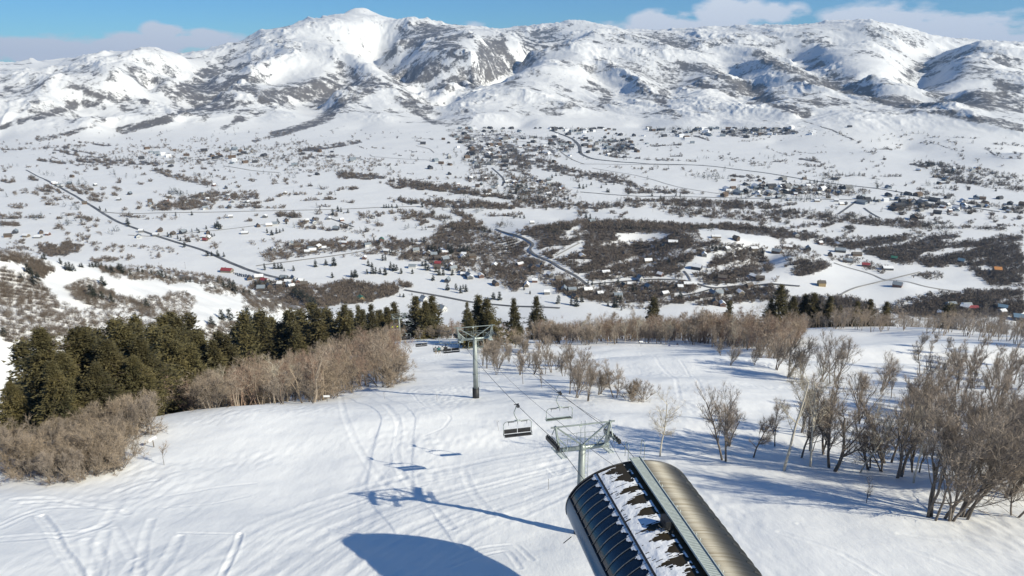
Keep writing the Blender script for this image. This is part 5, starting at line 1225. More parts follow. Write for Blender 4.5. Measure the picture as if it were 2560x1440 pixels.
# ---------------------------------------------------------------- people
M_SKIN = mat('skin', (.45, .27, .20), .6, vary=.05); M_SKI = mat('ski_white', (.6, .6, .62), .4, vary=.2, scale=3)
JK = {'grey': (.20, .21, .22), 'tan': (.30, .24, .15), 'black': (.02, .02, .025), 'blue': (.03, .06, .22), 'white': (.6, .6, .6), 'yellow': (.55, .60, .05), 'darkred': (.10, .03, .03), 'teal': (.04, .15, .16)}
JM = {k: mat('cloth_' + k, v, .85, vary=.15, scale=6) for k, v in JK.items()}
def person(loc, rz, jacket, trouser, label, pose='sit', ski=True):
    """one continuous body grown over a posed skeleton; local -y is forward; origin at the pelvis"""
    if pose == 'sit':
        J = dict(pel=(0, 0, .08), che=(0, .02, .42), nek=(0, 0, .60), hed=(0, -.03, .76), top=(0, -.03, .86), hL=(-.11, -.02, .06), kL=(-.13, -.44, .10), aL=(-.13, -.50, -.32), tL=(-.13, -.66, -.38), hR=(.11, -.02, .06), kR=(.13, -.44, .10), aR=(.13, -.48, -.32), tR=(.13, -.64, -.38),
                 sL=(-.20, .01, .52), eL=(-.27, -.10, .28), wL=(-.18, -.32, .18), fL=(-.15, -.40, .16), sR=(.20, .01, .52), eR=(.27, -.10, .28), wR=(.18, -.32, .18), fR=(.15, -.40, .16))
    else:   # sitting on the snow, knees drawn up
        J = dict(pel=(0, 0, .12), che=(0, .0, .45), nek=(0, -.05, .62), hed=(0, -.09, .77), top=(0, -.09, .87), hL=(-.11, -.02, .12), kL=(-.16, -.36, .42), aL=(-.16, -.62, .10), tL=(-.16, -.78, .10), hR=(.11, -.02, .12), kR=(.16, -.36, .40), aR=(.16, -.60, .10), tR=(.16, -.76, .10),
                 sL=(-.20, -.02, .54), eL=(-.27, -.18, .36), wL=(-.16, -.38, .40), fL=(-.10, -.44, .42), sR=(.20, -.02, .54), eR=(.27, -.18, .36), wR=(.16, -.38, .38), fR=(.10, -.44, .40))
    rr = dict(pel=.16, che=.17, nek=.07, hed=.115, top=.06, hL=.10, kL=.075, aL=.06, tL=.045, hR=.10, kR=.075, aR=.06, tR=.045, sL=.085, eL=.06, wL=.045, fL=.04, sR=.085, eR=.06, wR=.045, fR=.04)
    E = [('pel', 'che'), ('che', 'nek'), ('nek', 'hed'), ('hed', 'top'), ('pel', 'hL'), ('hL', 'kL'), ('kL', 'aL'), ('aL', 'tL'), ('pel', 'hR'), ('hR', 'kR'), ('kR', 'aR'), ('aR', 'tR'), ('che', 'sL'), ('sL', 'eL'), ('eL', 'wL'), ('wL', 'fL'), ('che', 'sR'), ('sR', 'eR'), ('eR', 'wR'), ('wR', 'fR')]
    ks = list(J); me = bpy.data.meshes.new('person'); me.from_pydata([J[k] for k in ks], [(ks.index(a), ks.index(b)) for a, b in E], [])
    o = bpy.data.objects.new('person', me); COL.objects.link(o); md = o.modifiers.new('s', 'SKIN'); sv = me.skin_vertices[0].data
    for i, k in enumerate(ks): sv[i].radius = (rr[k], rr[k]); sv[i].use_root = (k == 'pel')
    sb = o.modifiers.new('u', 'SUBSURF'); sb.levels = 1; sb.render_levels = 1
    dg = bpy.context.evaluated_depsgraph_get(); m2 = bpy.data.meshes.new_from_object(o.evaluated_get(dg)); o.modifiers.clear(); o.data = m2; bpy.data.meshes.remove(me)
    m2.materials.clear(); m2.materials.append(JM[jacket]); m2.materials.append(JM[trouser]); m2.materials.append(M_SKIN)
    pts = np.array([J[k] for k in ks]); leg = {'kL', 'aL', 'tL', 'kR', 'aR', 'tR', 'hL', 'hR'}
    for p in m2.polygons:
        c = np.array(p.center); k = ks[int(np.argmin(((pts - c) ** 2).sum(1)))]
        p.material_index = 1 if k in leg else 2 if k in ('hed',) else 0; p.use_smooth = True
    o.location = loc; o.rotation_euler = (0, 0, rz); tag(o, label, 'person')
    hx, hy, hz = J['hed']; hm = MBd().lathe([(.0, .15), (.07, .14), (.12, .09), (.14, .02), (.13, -.03)], (hx, hy + .02, hz + .03), 'Z', 12).make('helmet', JM['black'], o, True)
    MBd().box((hx, hy - .125, hz + .02), (.17, .03, .06)).make('goggles', JM['black'], o)
    if ski and pose == 'sit':
        for s, a in ((-1, 'tL'), (1, 'tR')):
            ax_, ay, az_ = J[a]; MBd().beam((ax_, ay + .75, az_ + .02), (ax_ + s * .03, ay - .75, az_ - .22), .09, .02).beam((ax_ + s * .03, ay - .75, az_ - .22), (ax_ + s * .03, ay - .95, az_ - .16), .085, .018).make('ski', M_SKI, o)
    return o
def seat_people(key, specs):
    p, rz = CH[key]; n = Vector((math.cos(rz), math.sin(rz), 0)); f = Vector((math.sin(rz), -math.cos(rz), 0))
    for i, (j, t, lb) in enumerate(specs):
        off = (-1.05 + 2.1 * i / max(1, len(specs) - 1)); q = p + n * off + f * .17; person((q.x, q.y, p.z - 3.29 - .05 + .06), rz, j, t, lb)
seat_people('P', [('grey', 'tan', 'skier in grey jacket at the left end of the ridden lift chair, skis hanging'), ('teal', 'tan', 'skier in teal jacket, second from the left on the ridden chair'), ('white', 'black', 'skier in white jacket, second from the right on the ridden chair'), ('black', 'grey', 'skier in black jacket at the right end of the ridden chair')])
seat_people('G', [('yellow', 'black', 'rider in yellow jacket at the left of the distant chair'), ('black', 'black', 'rider in black between two yellow jackets on the distant chair'), ('yellow', 'black', 'rider in yellow jacket at the right of the distant chair')])
for px, py, j, t, lb in [(1672, 865, 'blue', 'blue', 'person in blue sitting on the snow in front of the tree band'), (1692, 862, 'darkred', 'black', 'person in dark red sitting on the snow, right of the one in blue')]:
    x, y, z = gp(px, py); person((x, y, z - .05), 1.2, j, t, lb, 'snow', False)

# ---------------------------------------------------------------- the barrel shaped terminal; local x = across, y = along the line, z up
TO = sw(36.5, 15.9, -28.1); term = empty('lift_terminal', TO, LROT)
tag(term, 'dark barrel shaped lift terminal with ribbed glass side and snow patched metal roof', 'lift terminal')
LEN = 22.0
def prof(t):                 # t in degrees, 180 = left edge, 90 = top, 0 = right edge
    a = math.radians(t); aa = 4.5 if t > 90 else 4.1
    return aa * math.cos(a), 2.9 * math.sin(a)
def shell(name, t0, t1, nt, y0, y1, ny, m, off=0.0, smooth=True, keep=None, thick=None):
    V, F = [], []
    for i in range(nt + 1):
        t = t0 + (t1 - t0) * i / nt; x, z = prof(t); L = math.hypot(x / 4.3 ** 2, z / 2.9 ** 2); nx, nz = x / 4.3 ** 2 / L, z / 2.9 ** 2 / L
        for j in range(ny + 1):
            y = y0 + (y1 - y0) * j / ny; o = off if thick is None else off + thick(t, y); V.append((x + nx * o, y, z + nz * o))
    for i in range(nt):
        for j in range(ny):
            if keep is None or keep(t0 + (t1 - t0) * (i + .5) / nt, y0 + (y1 - y0) * (j + .5) / ny):
                b = i * (ny + 1) + j; F.append((b, b + 1, b + ny + 2, b + ny + 1))
    me = bpy.data.meshes.new(name); me.from_pydata(V, [], F); me.materials.append(m); me.polygons.foreach_set('use_smooth', [smooth] * len(F)); me.update()
    import bmesh as bm_
    b_ = bm_.new(); b_.from_mesh(me); bm_.ops.delete(b_, geom=[v for v in b_.verts if not v.link_faces], context='VERTS')
    for f in b_.faces:
        c = f.calc_center_median(); f.normal_update()
        if f.normal.dot(Vector((c.x, 0, c.z))) < 0: f.normal_flip()
    b_.to_mesh(me); b_.free()
    return link(name, me, term)
def metal_mat():
    m = bpy.data.materials.new('brushed_bronze_sheet'); m.use_nodes = True; nt = m.node_tree; L = nt.links; b = nt.nodes['Principled BSDF']
    b.inputs['Metallic'].default_value = 1.0; tc_ = nt.nodes.new('ShaderNodeTexCoord'); mp = nt.nodes.new('ShaderNodeMapping'); mp.inputs['Scale'].default_value = (.12, 7.0, .12); L.new(tc_.outputs['Object'], mp.inputs[0])
    n = nt.nodes.new('ShaderNodeTexNoise'); n.inputs['Scale'].default_value = 1.6; n.inputs['Detail'].default_value = 8; n.inputs['Roughness'].default_value = .8; L.new(mp.outputs[0], n.inputs['Vector'])
    r = nt.nodes.new('ShaderNodeMapRange'); r.inputs[1].default_value = .3; r.inputs[2].default_value = .7; r.inputs[3].default_value = .50; r.inputs[4].default_value = .60; L.new(n.outputs[0], r.inputs[0]); L.new(r.outputs[0], b.inputs['Roughness'])
    b.inputs['Anisotropic'].default_value = .98; b.inputs['Anisotropic Rotation'].default_value = ANISO
    tg = nt.nodes.new('ShaderNodeTangent'); tg.direction_type = 'RADIAL'; tg.axis = 'Y'; L.new(tg.outputs[0], b.inputs['Tangent'])
    c = nt.nodes.new('ShaderNodeMixRGB'); c.inputs[1].default_value = (.058, .050, .038, 1); c.inputs[2].default_value = (.135, .135, .132, 1); r2 = nt.nodes.new('ShaderNodeMapRange'); r2.inputs[1].default_value = .35; r2.inputs[2].default_value = .65; L.new(n.outputs[0], r2.inputs[0]); L.new(r2.outputs[0], c.inputs[0]); L.new(c.outputs[0], b.inputs['Base Color'])
    return m
ANISO = 0.25
M_SHEET = metal_mat()
M_SMOKE = mat('smoked_panel', (.008, .016, .028), .14, 0, vary=.3, scale=.5, spec=.8); M_SILL = mat('sill_tinted_sky_blue', (.05, .13, .21), .3, .1, vary=.2, scale=1.0)  # blue of the sky's reflection is put into these base colours
M_RIB = mat('dark_rib', (.05, .05, .052), .4, .5, vary=.2); M_RIBL = mat('light_rib_edge', (.16, .16, .15), .35, .6, vary=.2)
M_SNOWR = mat('roof_snow', (.82, .83, .85), .6, vary=.04, scale=3, bump=.03, bscale=6)
SE = 124.5                     # seam between metal roof and smoked panels
M_SHEETL = mat('dull_bronze_sheet', (.060, .046, .026), .42, .45, vary=.25, scale=1.2, bump=.004, bscale=14)
shell('roof_shell', 2, 91.5, 60, -LEN, 0, 60, M_SHEET); shell('roof_shell', 91.5, SE, 30, -LEN, 0, 60, M_SHEETL)
shell('side_panel', SE + .6, 163, 20, -LEN, 0, 44, M_SMOKE, off=-.03)
shell('side_panel', 163.5, 192, 12, -LEN, 0, 20, M_SILL, off=.02)
shell('side_panel', -14, 1.5, 8, -LEN, 0, 20, M_SILL, off=-.01)
for y_ in np.arange(-LEN, .01, .75):
    pts = []
    for t in np.linspace(SE, 163, 16): x, z = prof(t); pts.append(Vector((x * 1.004, y_, z * 1.004)))
    MBd().path(pts, .022, 5).make('panel_rib', M_RIBL, term)
for y_ in np.arange(-LEN, .01, .75):
    pts = []
    for t in np.linspace(4, 46, 14): x, z = prof(t); pts.append(Vector((x * 1.005, y_, z * 1.005)))
    MBd().path(pts, .035, 5).make('roof_rib', M_RIB, term)
gut = MBd()
for t, r in ((SE, .05), (163, .05)): x, z = prof(t); gut.beam((x * 1.006, -LEN, z * 1.006), (x * 1.006, 0, z * 1.006), r * 2, r)
gut.make('gutter', M_RIB, term)
pts = [Vector((*[prof(t)[0] * 1.003], 0.0, prof(t)[1] * 1.003)) for t in np.linspace(-12, 190, 50)]; MBd().path(pts, .05, 6).make('end_trim', M_RIB, term); MBd().path([Vector((p.x, -LEN, p.z)) for p in pts], .05, 6).make('end_trim', M_RIB, term)
# end walls (open mouth below, dark fascia above) and underside
V = [(prof(t)[0] * .985, 0, prof(t)[1] * .985) for t in np.linspace(8, 172, 40)]
for yy in (-.12, -LEN + .12):
    m_ = MBd(); m_.V = [Vector((a, yy, c)) for a, b, c in V]; m_.F = [tuple(range(len(V)))]; m_.make('end_wall', M_SMOKE, term)
MBd().box((-.2, -LEN / 2, -.55), (8.2, LEN - .3, .12)).make('underside', M_RIB, term)
# snow lying between seam and walkway, blown into tongues
def tooth(y): return .50 + .32 * float(perlin(y * .95, 3.3, 71)) + .10 * float(perlin(y * 3.1, 1.1, 72))
LOBE = []; _y = -LEN; _r = random.Random(21)
while _y < 0: LOBE.append((_y, _r.uniform(.18, .62), _r.uniform(.30, .52), _r.uniform(-.5, .3))); _y += _r.uniform(.75, 1.35)
def snow_keep(t, y):
    q = (SE - t) / (SE - 96.5)
    if q < .03: return False
    fr = float(perlin(y * 14, t * .10, 73)); fl = float(perlin(y * 3.0, t * .12, 74))
    for yc, tip, hw, sk in LOBE:
        if abs(y - yc) > 1.3 or q < tip - .12: continue
        u = (q - tip) / (1 - tip)
        if u <= 0: w = .05 * max(0, 1 + (q - tip) / .12)
        else: w = hw * min(1, u * 1.6) ** .75 * (1 - .35 * max(0, u - .75) / .25)
        if abs(y - yc - sk * (1 - q) * .6) < w * (1 + .6 * fl) + .20 * fr * min(1, max(u, 0) * 3): return q > .93 and fl > .12
    return fr + .5 * fl > -.62 if q < .9 else fl > -.3
shell('roof_snow', SE - .5, 97, 56, -LEN + .1, -.25, 420, M_SNOWR, off=.035, keep=snow_keep, thick=lambda t, y: .02 + .02 * float(perlin(y * 2, t * .2, 76)))
def snow_keep2(t, y): return t < SE + 1.2 + 5.2 * (.55 + .45 * math.cos((y % .75 - .37) * 8.0)) + 1.2 * float(perlin(y * 4, t, 77))
shell('panel_snow', SE + .8, SE + 8, 14, -LEN + .1, -.1, 420, M_SNOWR, off=.02, keep=snow_keep2)
WX = .05; zt = prof(92)[1]
wk = MBd(); wk.box((WX, -LEN / 2, zt + .27), (.62, LEN, .05))
for s in (-1, 1): wk.box((WX + s * .34, -LEN / 2, zt + .29), (.045, LEN + .1, .14))
wk.make('walkway', M_GALVL, term)
gr = MBd()
for y_ in np.arange(-LEN, 0, .12): gr.box((WX, y_, zt + .302), (.60, .03, .018))
gr.make('grating', M_GALV, term)
sp = MBd()
for y_ in np.arange(-LEN + .5, 0, 1.5):
    for s in (-1, 1): sp.box((WX + s * .28, y_, zt + .11), (.06, .08, .30))
sp.make('walkway_support', M_RIB, term)
hr_ = MBd()
for s in (-1, 1):
    x_ = WX + s * .55
    for dy in (-.1, .45): hr_.tube((x_, dy - .1, zt + .25), (x_, dy - .1, zt + 1.25), .022, n=6)
    hr_.path([Vector((x_, -.2, zt + 1.25)), Vector((x_, -.1, zt + 1.38)), Vector((x_, .25, zt + 1.38)), Vector((x_, .35, zt + 1.25))], .022, 6)
hr_.tube((WX - .55, -.2, zt + .3), (WX + .55, -.2, zt + .3), .03, n=6); hr_.make('handrail', M_GALV, term)
for y_ in (-2.9, -5.4, -7.9, -10.4):
    for d in (0, -.45):
        cl2 = MBd(); b = Vector((WX + .38, y_ + d, zt + .22)); cl2.tube(b, b + Vector((.08, 0, .07)), .016, n=5); cl2.tube(b + Vector((.08, 0, .07)), b + Vector((.09, .07, .15)), .014, n=5); cl2.tube(b + Vector((.08, 0, .07)), b + Vector((.17, -.03, .12)), .014, n=5)
        cl2.make('anchor_cleat', M_GALVL, term)
bd = MBd(); rs_ = random.Random(4)
for q in range(14):
    a = Vector((-.45 - .09 * q * .6, -6.9 + rs_.uniform(-.25, .25), zt + .15 + rs_.uniform(-.02, .15))); bd.tube(a, a + Vector((rs_.uniform(-.4, .1), rs_.uniform(-.35, .35), rs_.uniform(-.05, .28))), .02, n=5)
bd.box((-.75, -6.6, zt + .35), (.30, .75, .55)); bd.make('black_tangle', M_BLK, term)  # black tubes and a box, tangled beside the walkway
for s_ in (-4.5, -16.5):
    gz = h1(*(sw(36.5 + s_, 16.2, 0)[:2])) - TO.z
    MBd().tube((.3, s_, gz - 1), (.3, s_, -.6), .7, .62, 20).make('column', M_RIB, term, True)
MBd().tube((-4.6, -1.6, -1.0), (-5.2, -1.9, -1.15), .03, n=6).make('side_rod', M_RIB, term)

# marker stakes, signs and poles
def stake(px, py, hpx, label, lean=.08):
    x, y, z = gp(px, py); dep = y * CP - z * SP; h = hpx / FPX * dep / .9
    o = MBd().tube((0, 0, -.2), (lean * h, 0, h), .022, .018, 6).lathe([(.035, h * .9), (.035, h * .97)], n=6).make('marker_stake', M_STK, None); o.location = (x, y, z); tag(o, label, 'stake', 'marker stakes on the run')
M_STK = mat('bamboo_stake', (.16, .14, .11), .7, vary=.2)
stake(962, 998, 18, 'thin marker stake left of the second tower shadow line', -.1); stake(1093, 1002, 15, 'thin marker stake left of the second lift tower', -.08); stake(1247, 1077, 26, 'thin leaning marker stake left of the nearest chair', -.15); stake(1371, 1224, 28, 'thin upright marker stake between shadow and nearest tower', 0)
M_SIGN = mat('white_sign_board', (.75, .76, .78), .5, vary=.05)
def sign(px, py, hpx, w, label, rot=0., tilt=0.):
    x, y, z = gp(px, py); dep = y * CP - z * SP; h = hpx / FPX * dep / .9; e = empty('trail_sign', (x, y, z), rot); tag(e, label, 'sign')
    MBd().box((0, 0, h * .45), (.09, .09, h * 1.1)).make('post', M_TRUNKC, e); MBd().box((0, -.08, h), (w, .04, w * .34), Matrix.Rotation(tilt, 3, 'Y')).make('board', M_SIGN, e, bevel=.01)
sign(818, 1004, 14, 1.1, 'small white trail sign in front of the left thicket'); sign(385, 1118, 22, 1.1, 'white board tilted among the shrubs at the end of the left thicket', .3, -.45); sign(1602, 866, 12, 1.5, 'white board at the foot of the band behind the run')
# ---------------------------------------------------------------- roads of the valley
M_ROAD = mat('dark_wet_asphalt', (.060, .062, .068), .7, scale=.02, col2=(.16, .16, .165), coord='Object'); M_TRACKR = mat('packed_snowy_road', (.30, .29, .28), .8, vary=.25, scale=.03)
def road(s, w, m, name='road', lift=.7):
    pts = []
    for a, b in P(s): x, y, z = gp(a, b, 300.); pts.append((x, y))
    pts = np.array(pts); t = np.linspace(0, len(pts) - 1, (len(pts) - 1) * 14 + 1); X = np.interp(t, range(len(pts)), pts[:, 0]); Y_ = np.interp(t, range(len(pts)), pts[:, 1])
    for _ in range(25): X[1:-1] = (X[:-2] + 2 * X[1:-1] + X[2:]) / 4; Y_[1:-1] = (Y_[:-2] + 2 * Y_[1:-1] + Y_[2:]) / 4
    dx = np.gradient(X); dy = np.gradient(Y_); L = np.hypot(dx, dy); nx, ny = -dy / L * w / 2, dx / L * w / 2; V = []
    for k in (-1, 0, 1): V.append(np.stack([X + nx * k, Y_ + ny * k, np.maximum(np.maximum(H(X, Y_), H(X + nx, Y_ + ny)), H(X - nx, Y_ - ny)) + lift], 1))
    n = len(X); F = []
    for k in (0, 1):
        for i in range(n - 1): F.append((k * n + i, k * n + i + 1, (k + 1) * n + i + 1, (k + 1) * n + i))
    return structure(link(name, raw_mesh(name, np.vstack(V), F, [m], True)))
for s, w, m in ROADS:
    road(s, w * .72, {'a': M_ROAD, 't': M_TRACKR}[m])

# ---------------------------------------------------------------- buildings
RC = {'white': (.70, .71, .73), 'red': (.24, .04, .045), 'green': (.04, .15, .10), 'orange': (.42, .18, .05), 'brown': (.10, .085, .07), 'grey': (.20, .23, .26), 'blue': (.10, .17, .24)}
WC = {'tan': (.20, .165, .125), 'brown': (.11, .075, .05), 'white': (.50, .50, .49), 'grey': (.17, .17, .17), 'yellow': (.32, .23, .11), 'dark': (.05, .05, .055), 'brick': (.15, .085, .065)}
RM = {k: mat('roof_' + k, v, .6, vary=.08, scale=.4) for k, v in RC.items()}; WM = {k: mat('wall_' + k, v, .8, vary=.12, scale=.4) for k, v in WC.items()}; M_WIN = mat('window_glass', (.03, .04, .05), .15)
def gable(w, l, h, rh, ov=.5):
    """walls and roof of a gabled block centred on the origin, ridge along y"""
    wl_ = [(-w / 2, -l / 2, -1), (w / 2, -l / 2, -1), (w / 2, l / 2, -1), (-w / 2, l / 2, -1), (-w / 2, -l / 2, h), (w / 2, -l / 2, h), (w / 2, l / 2, h), (-w / 2, l / 2, h), (0, -l / 2, h + rh), (0, l / 2, h + rh)]
    wf = [(0, 1, 5, 8, 4), (2, 3, 7, 9, 6), (1, 2, 6, 5), (3, 0, 4, 7)]
    k = rh / (w / 2); a = w / 2 + ov; z0 = h - ov * k; t = .35; L2 = l / 2 + ov
    rf_v = [(-a, -L2, z0), (0, -L2, h + rh), (a, -L2, z0), (-a, L2, z0), (0, L2, h + rh), (a, L2, z0)]; rf_v += [(x, y, z + t) for x, y, z in rf_v]
    rf = [(6, 7, 10, 9), (7, 8, 11, 10), (0, 3, 4, 1), (1, 4, 5, 2), (0, 1, 7, 6), (1, 2, 8, 7), (3, 9, 10, 4), (4, 10, 11, 5), (0, 6, 9, 3), (2, 5, 11, 8)]
    return wl_, wf, rf_v, rf
def house_full(px, py, w0, l0, h0, rh0, roof, wall, label, rz, name='house', cat='house', wing=False):
    w, l, h, rh = w0 * .85, l0 * .85, h0 * .9, rh0 * .85; x, y, z = gp(px, py, 300.); e = empty(name, (x, y, z), rz); tag(e, label, cat)
    a, b, c, d = gable(w, l, h, rh); m = MBd(); m.V = [Vector(v) for v in a]; m.F = list(b)
    if wing: a2, b2, c2, d2 = gable(w * .7, l * .7, h * .8, rh * .7); R_ = Matrix.Rotation(math.pi / 2, 3, 'Z'); n0 = len(m.V); m.V += [R_ @ Vector(v) + Vector((w * .7, l * .1, 0)) for v in a2]; m.F += [tuple(i + n0 for i in f) for f in b2]
    m.make('wall', WM[wall], e); m = MBd(); m.V = [Vector(v) for v in c]; m.F = list(d)
    if wing: n0 = len(m.V); m.V += [R_ @ Vector(v) + Vector((w * .7, l * .1, 0)) for v in c2]; m.F += [tuple(i + n0 for i in f) for f in d2]
    ro = m.make('roof', RM[roof], e); MBd().box((w * .18, l * .2, h + rh + .2), (.9, .9, 1.6)).make('chimney', WM['brick'], ro)
    for q in (-.3, 0, .3): MBd().box((q * w, -l / 2 - .02, h * .55), (1.2, .08, 1.3)).make('window', M_WIN, e)
    for q in (-.3, .1, .35): MBd().box((w / 2 + .02, q * l, h * .55), (.08, 1.3, 1.3)).make('window', M_WIN, e)
    MBd().box((0.12 * w, -l / 2 - .03, 1.05), (1.1, .08, 2.1)).make('door', WM['dark'], e)
for a in [(568, 680, 13, 26, 5, 4.5, 'red', 'tan', 'long red roofed barn beside the farm road', 1.35, 'barn', 'barn'), (662, 704, 11, 16, 4.5, 3.5, 'red', 'white', 'red roofed house by the road junction below the left hillside', 1.2), (903, 750, 12, 15, 5, 4, 'green', 'yellow', 'yellow house with bright green roof in the dark scrub', .5),
          (1095, 662, 11, 15, 5, 4, 'red', 'brick', 'red roofed house at the edge of the golf course', 1.4), (954, 603, 12, 14, 6, 4, 'green', 'brick', 'tall green roofed house among valley trees', .2), (513, 602, 8, 12, 4, 3, 'red', 'brick', 'tiny red roofed shed right of the farm road', 1.3, 'shed', 'shed'),
          (2053, 714, 12, 14, 7, 4, 'brown', 'yellow', 'brown cabin with tan walls alone on the snowfield', 1.5, 'cabin', 'cabin'), (2243, 716, 13, 17, 5, 5, 'grey', 'brick', 'grey roofed cabin at the road bend on the right snowfield', .9, 'cabin', 'cabin'), (2492, 680, 13, 15, 7, 5, 'orange', 'tan', 'house with bright orange roof at the far right', 1.3),
          (2402, 657, 13, 14, 6, 5, 'blue', 'grey', 'blue grey roofed house in the dark scrub on the right', .8), (2164, 666, 12, 16, 5, 4, 'red', 'brick', 'house with red roof on the low hill at the right', 1.2), (2235, 649, 11, 13, 5, 4, 'green', 'dark', 'dark green roofed house at the rim of the dark scrub', .9),
          (2218, 674, 14, 22, 5, 4, 'white', 'dark', 'long dark house with snowy roof left of the snowfield rim', 1.5), (1968, 620, 14, 22, 5, 4, 'white', 'brown', 'wide brown lodge with snowy roof on the low hill', 1.3), (1941, 633, 14, 20, 6, 5, 'grey', 'brown', 'steep roofed brown house left on the low hill', .9),
          (2100, 630, 15, 24, 6, 5, 'grey', 'dark', 'large dark house right of the lodge', 1.3), (2141, 639, 12, 22, 5, 4, 'brown', 'brown', 'low brown house right of the large dark one', 1.5), (2118, 655, 13, 20, 5, 4, 'grey', 'grey', 'grey house above the red roofed one', 1.2),
          (2412, 773, 12, 14, 6, 5, 'white', 'white', 'white house with snowy roof at the lower right', .7), (2430, 774, 10, 18, 5, 3, 'red', 'brick', 'red building attached right of the white house', 1.5), (2505, 774, 12, 15, 6, 4, 'blue', 'grey', 'grey blue house at the lower right edge', 1.0), (2545, 800, 14, 18, 7, 5, 'blue', 'dark', 'dark blue house cut by the right edge', 1.2),
          (1742, 672, 15, 20, 6, 5, 'white', 'dark', 'dark house on its white clearing in the middle of the low hill', 1.0), (1790, 594, 11, 22, 4, 3, 'white', 'tan', 'long pale house on top of the low hill', 1.5), (1806, 699, 13, 18, 6, 4, 'brown', 'brick', 'brown house right of the hillside road', 1.2), (1650, 690, 9, 12, 5, 4, 'white', 'brick', 'small house with white roof above the hillside road', .8),
          (1725, 714, 12, 26, 5, 3.5, 'white', 'brown', 'long brown building just below the hillside road', 1.5), (1682, 609, 12, 22, 5, 4, 'white', 'dark', 'dark house with white roof among conifers on the low hill', 1.4), (1060, 752, 11, 14, 6, 5, 'grey', 'white', 'pale house with grey roof behind the conifer pair', .7), (1106, 776, 12, 15, 6, 5, 'grey', 'white', 'grey white house right of the conifer pair', .8), (1232, 812, 9, 10, 4, 3, 'white', 'grey', 'small snow covered cabin right of the second tower', .6, 'cabin', 'cabin')]:
    house_full(*a)
# the small houses of the valley: one object each
def small_house(i):
    rs = random.Random(i); w, l, h, rh = rs.uniform(7, 11), rs.uniform(9, 15), rs.uniform(3.2, 6), rs.uniform(2.5, 4.5); a, b, c, d = gable(w, l, h, rh); me = bpy.data.meshes.new('house'); n = len(a); V = list(a) + list(c); F = [tuple(f) for f in b] + [tuple(k + n for k in f) for f in d]
    nb = len(b); n2 = len(V); bx = MBd().box((w / 2 + .03, 0, h * .5), (.1, l * .6, 1.4)).box((0, -l / 2 - .03, h * .5), (w * .6, .1, 1.4)); V += [tuple(v) for v in bx.V]; F += [tuple(k + n2 for k in f) for f in bx.F]
    me.from_pydata(V, [], F); wm = WM[['tan', 'brown', 'grey', 'brown', 'brick', 'dark', 'white', 'grey'][i % 8]]; rm = RM[['white', 'brown', 'white', 'brown', 'white', 'grey', 'grey', 'white'][i % 8]]
    me.materials.append(wm); me.materials.append(rm); me.materials.append(M_WIN)
    me.polygons.foreach_set('material_index', [0] * nb + [1] * len(d) + [2] * len(bx.F)); me.update(); return me
HM = [small_house(i) for i in range(16)]
HL = []
HAND = '1455,643 1355,668 1514,683 1560,718 1575,714 1410,728 1430,728 1367,735 1317,715 1437,745 1662,738 1787,761 1805,764 1782,738 1797,738 1817,626 1885,625 1872,718 1885,693 1290,687 1337,705 1480,558 1545,742 1500,738 1470,728 1395,700 1375,690 1330,672 1300,665 1620,722 1600,700 1700,722 1850,735 1900,700 2095,612 2075,640 2050,610 2020,625 1990,590 1330,560 1620,655 1560,640 1760,640 1840,600'
for p in P(HAND): HL.append((p[0], p[1], 'snow roofed house scattered in the scrub of the low hills', 'houses on the low hills'))
rs = np.random.RandomState(12)
for (cx, cy, sx_, sy_, n, lb, g) in [(700, 715, 45, 9, 14, 'house in the wooded hamlet below the left hillside', 'houses of the wooded hamlet'), (1100, 640, 60, 14, 18, 'house in the trees above the golf course', 'houses above the golf course'), (1180, 690, 40, 14, 10, 'house in the trees above the golf course', 'houses above the golf course'), (810, 625, 60, 10, 12, 'farmhouse in the scrub above the golf course road', 'farmhouses above the golf course road'),
                                     (430, 588, 60, 6, 10, 'farmhouse beside the straight farm road', 'farmhouses on the straight road'), (500, 500, 110, 14, 20, 'farmhouse in the tree belt left of the valley middle', 'farmhouses in the left tree belt'), (110, 590, 50, 6, 6, 'farmhouse near the left edge of the valley', 'farmhouses at the left edge'), (200, 465, 50, 10, 8, 'farmhouse at the far end of the farm road', 'farmhouses at the far road end'),
                                     (730, 560, 70, 10, 12, 'farmhouse in the middle of the valley', 'farmhouses in mid valley'), (1330, 470, 60, 14, 24, 'house in the village grid at mid valley', 'houses of the mid valley village'), (1240, 460, 40, 18, 12, 'house in the village grid at mid valley', 'houses of the mid valley village'), (1930, 480, 60, 12, 26, 'house in the far right village', 'houses of the far right village'), (2080, 490, 60, 10, 14, 'house in the far right village', 'houses of the far right village'), (2380, 440, 60, 14, 12, 'house on the open flats at the far right', 'houses on the far right flats'), (2350, 520, 80, 10, 12, 'house on the open flats at the far right', 'houses on the far right flats'),
                                     (1400, 365, 50, 14, 18, 'small house in the far town at the canyon mouth', 'houses of the far town'), (1250, 370, 50, 25, 20, 'small house in the far town at the canyon mouth', 'houses of the far town'), (2420, 780, 60, 10, 5, 'house in the dark scrub at the lower right', 'houses at the lower right'), (1900, 450, 60, 8, 6, 'house on the open flats at the far right', 'houses on the far right flats')]:
    for _ in range(n): HL.append((float(np.clip(rs.normal(cx, sx_), 5, 2555)), float(max(326, rs.normal(cy, sy_))), lb, g))
rr_ = random.Random(3)
for i, (px, py, lb, g) in enumerate(HL[:298]):
    x, y, z = gp(px, py, 300.)
    if math.hypot(x, y) < 900: continue
    o = bpy.data.objects.new('house', HM[i % 16]); COL.objects.link(o); o.location = (x, y, z + .2); o.rotation_euler = (0, 0, rr_.choice([0, 1.57]) + rr_.uniform(-.3, .6)); tag(o, lb, 'house', g)
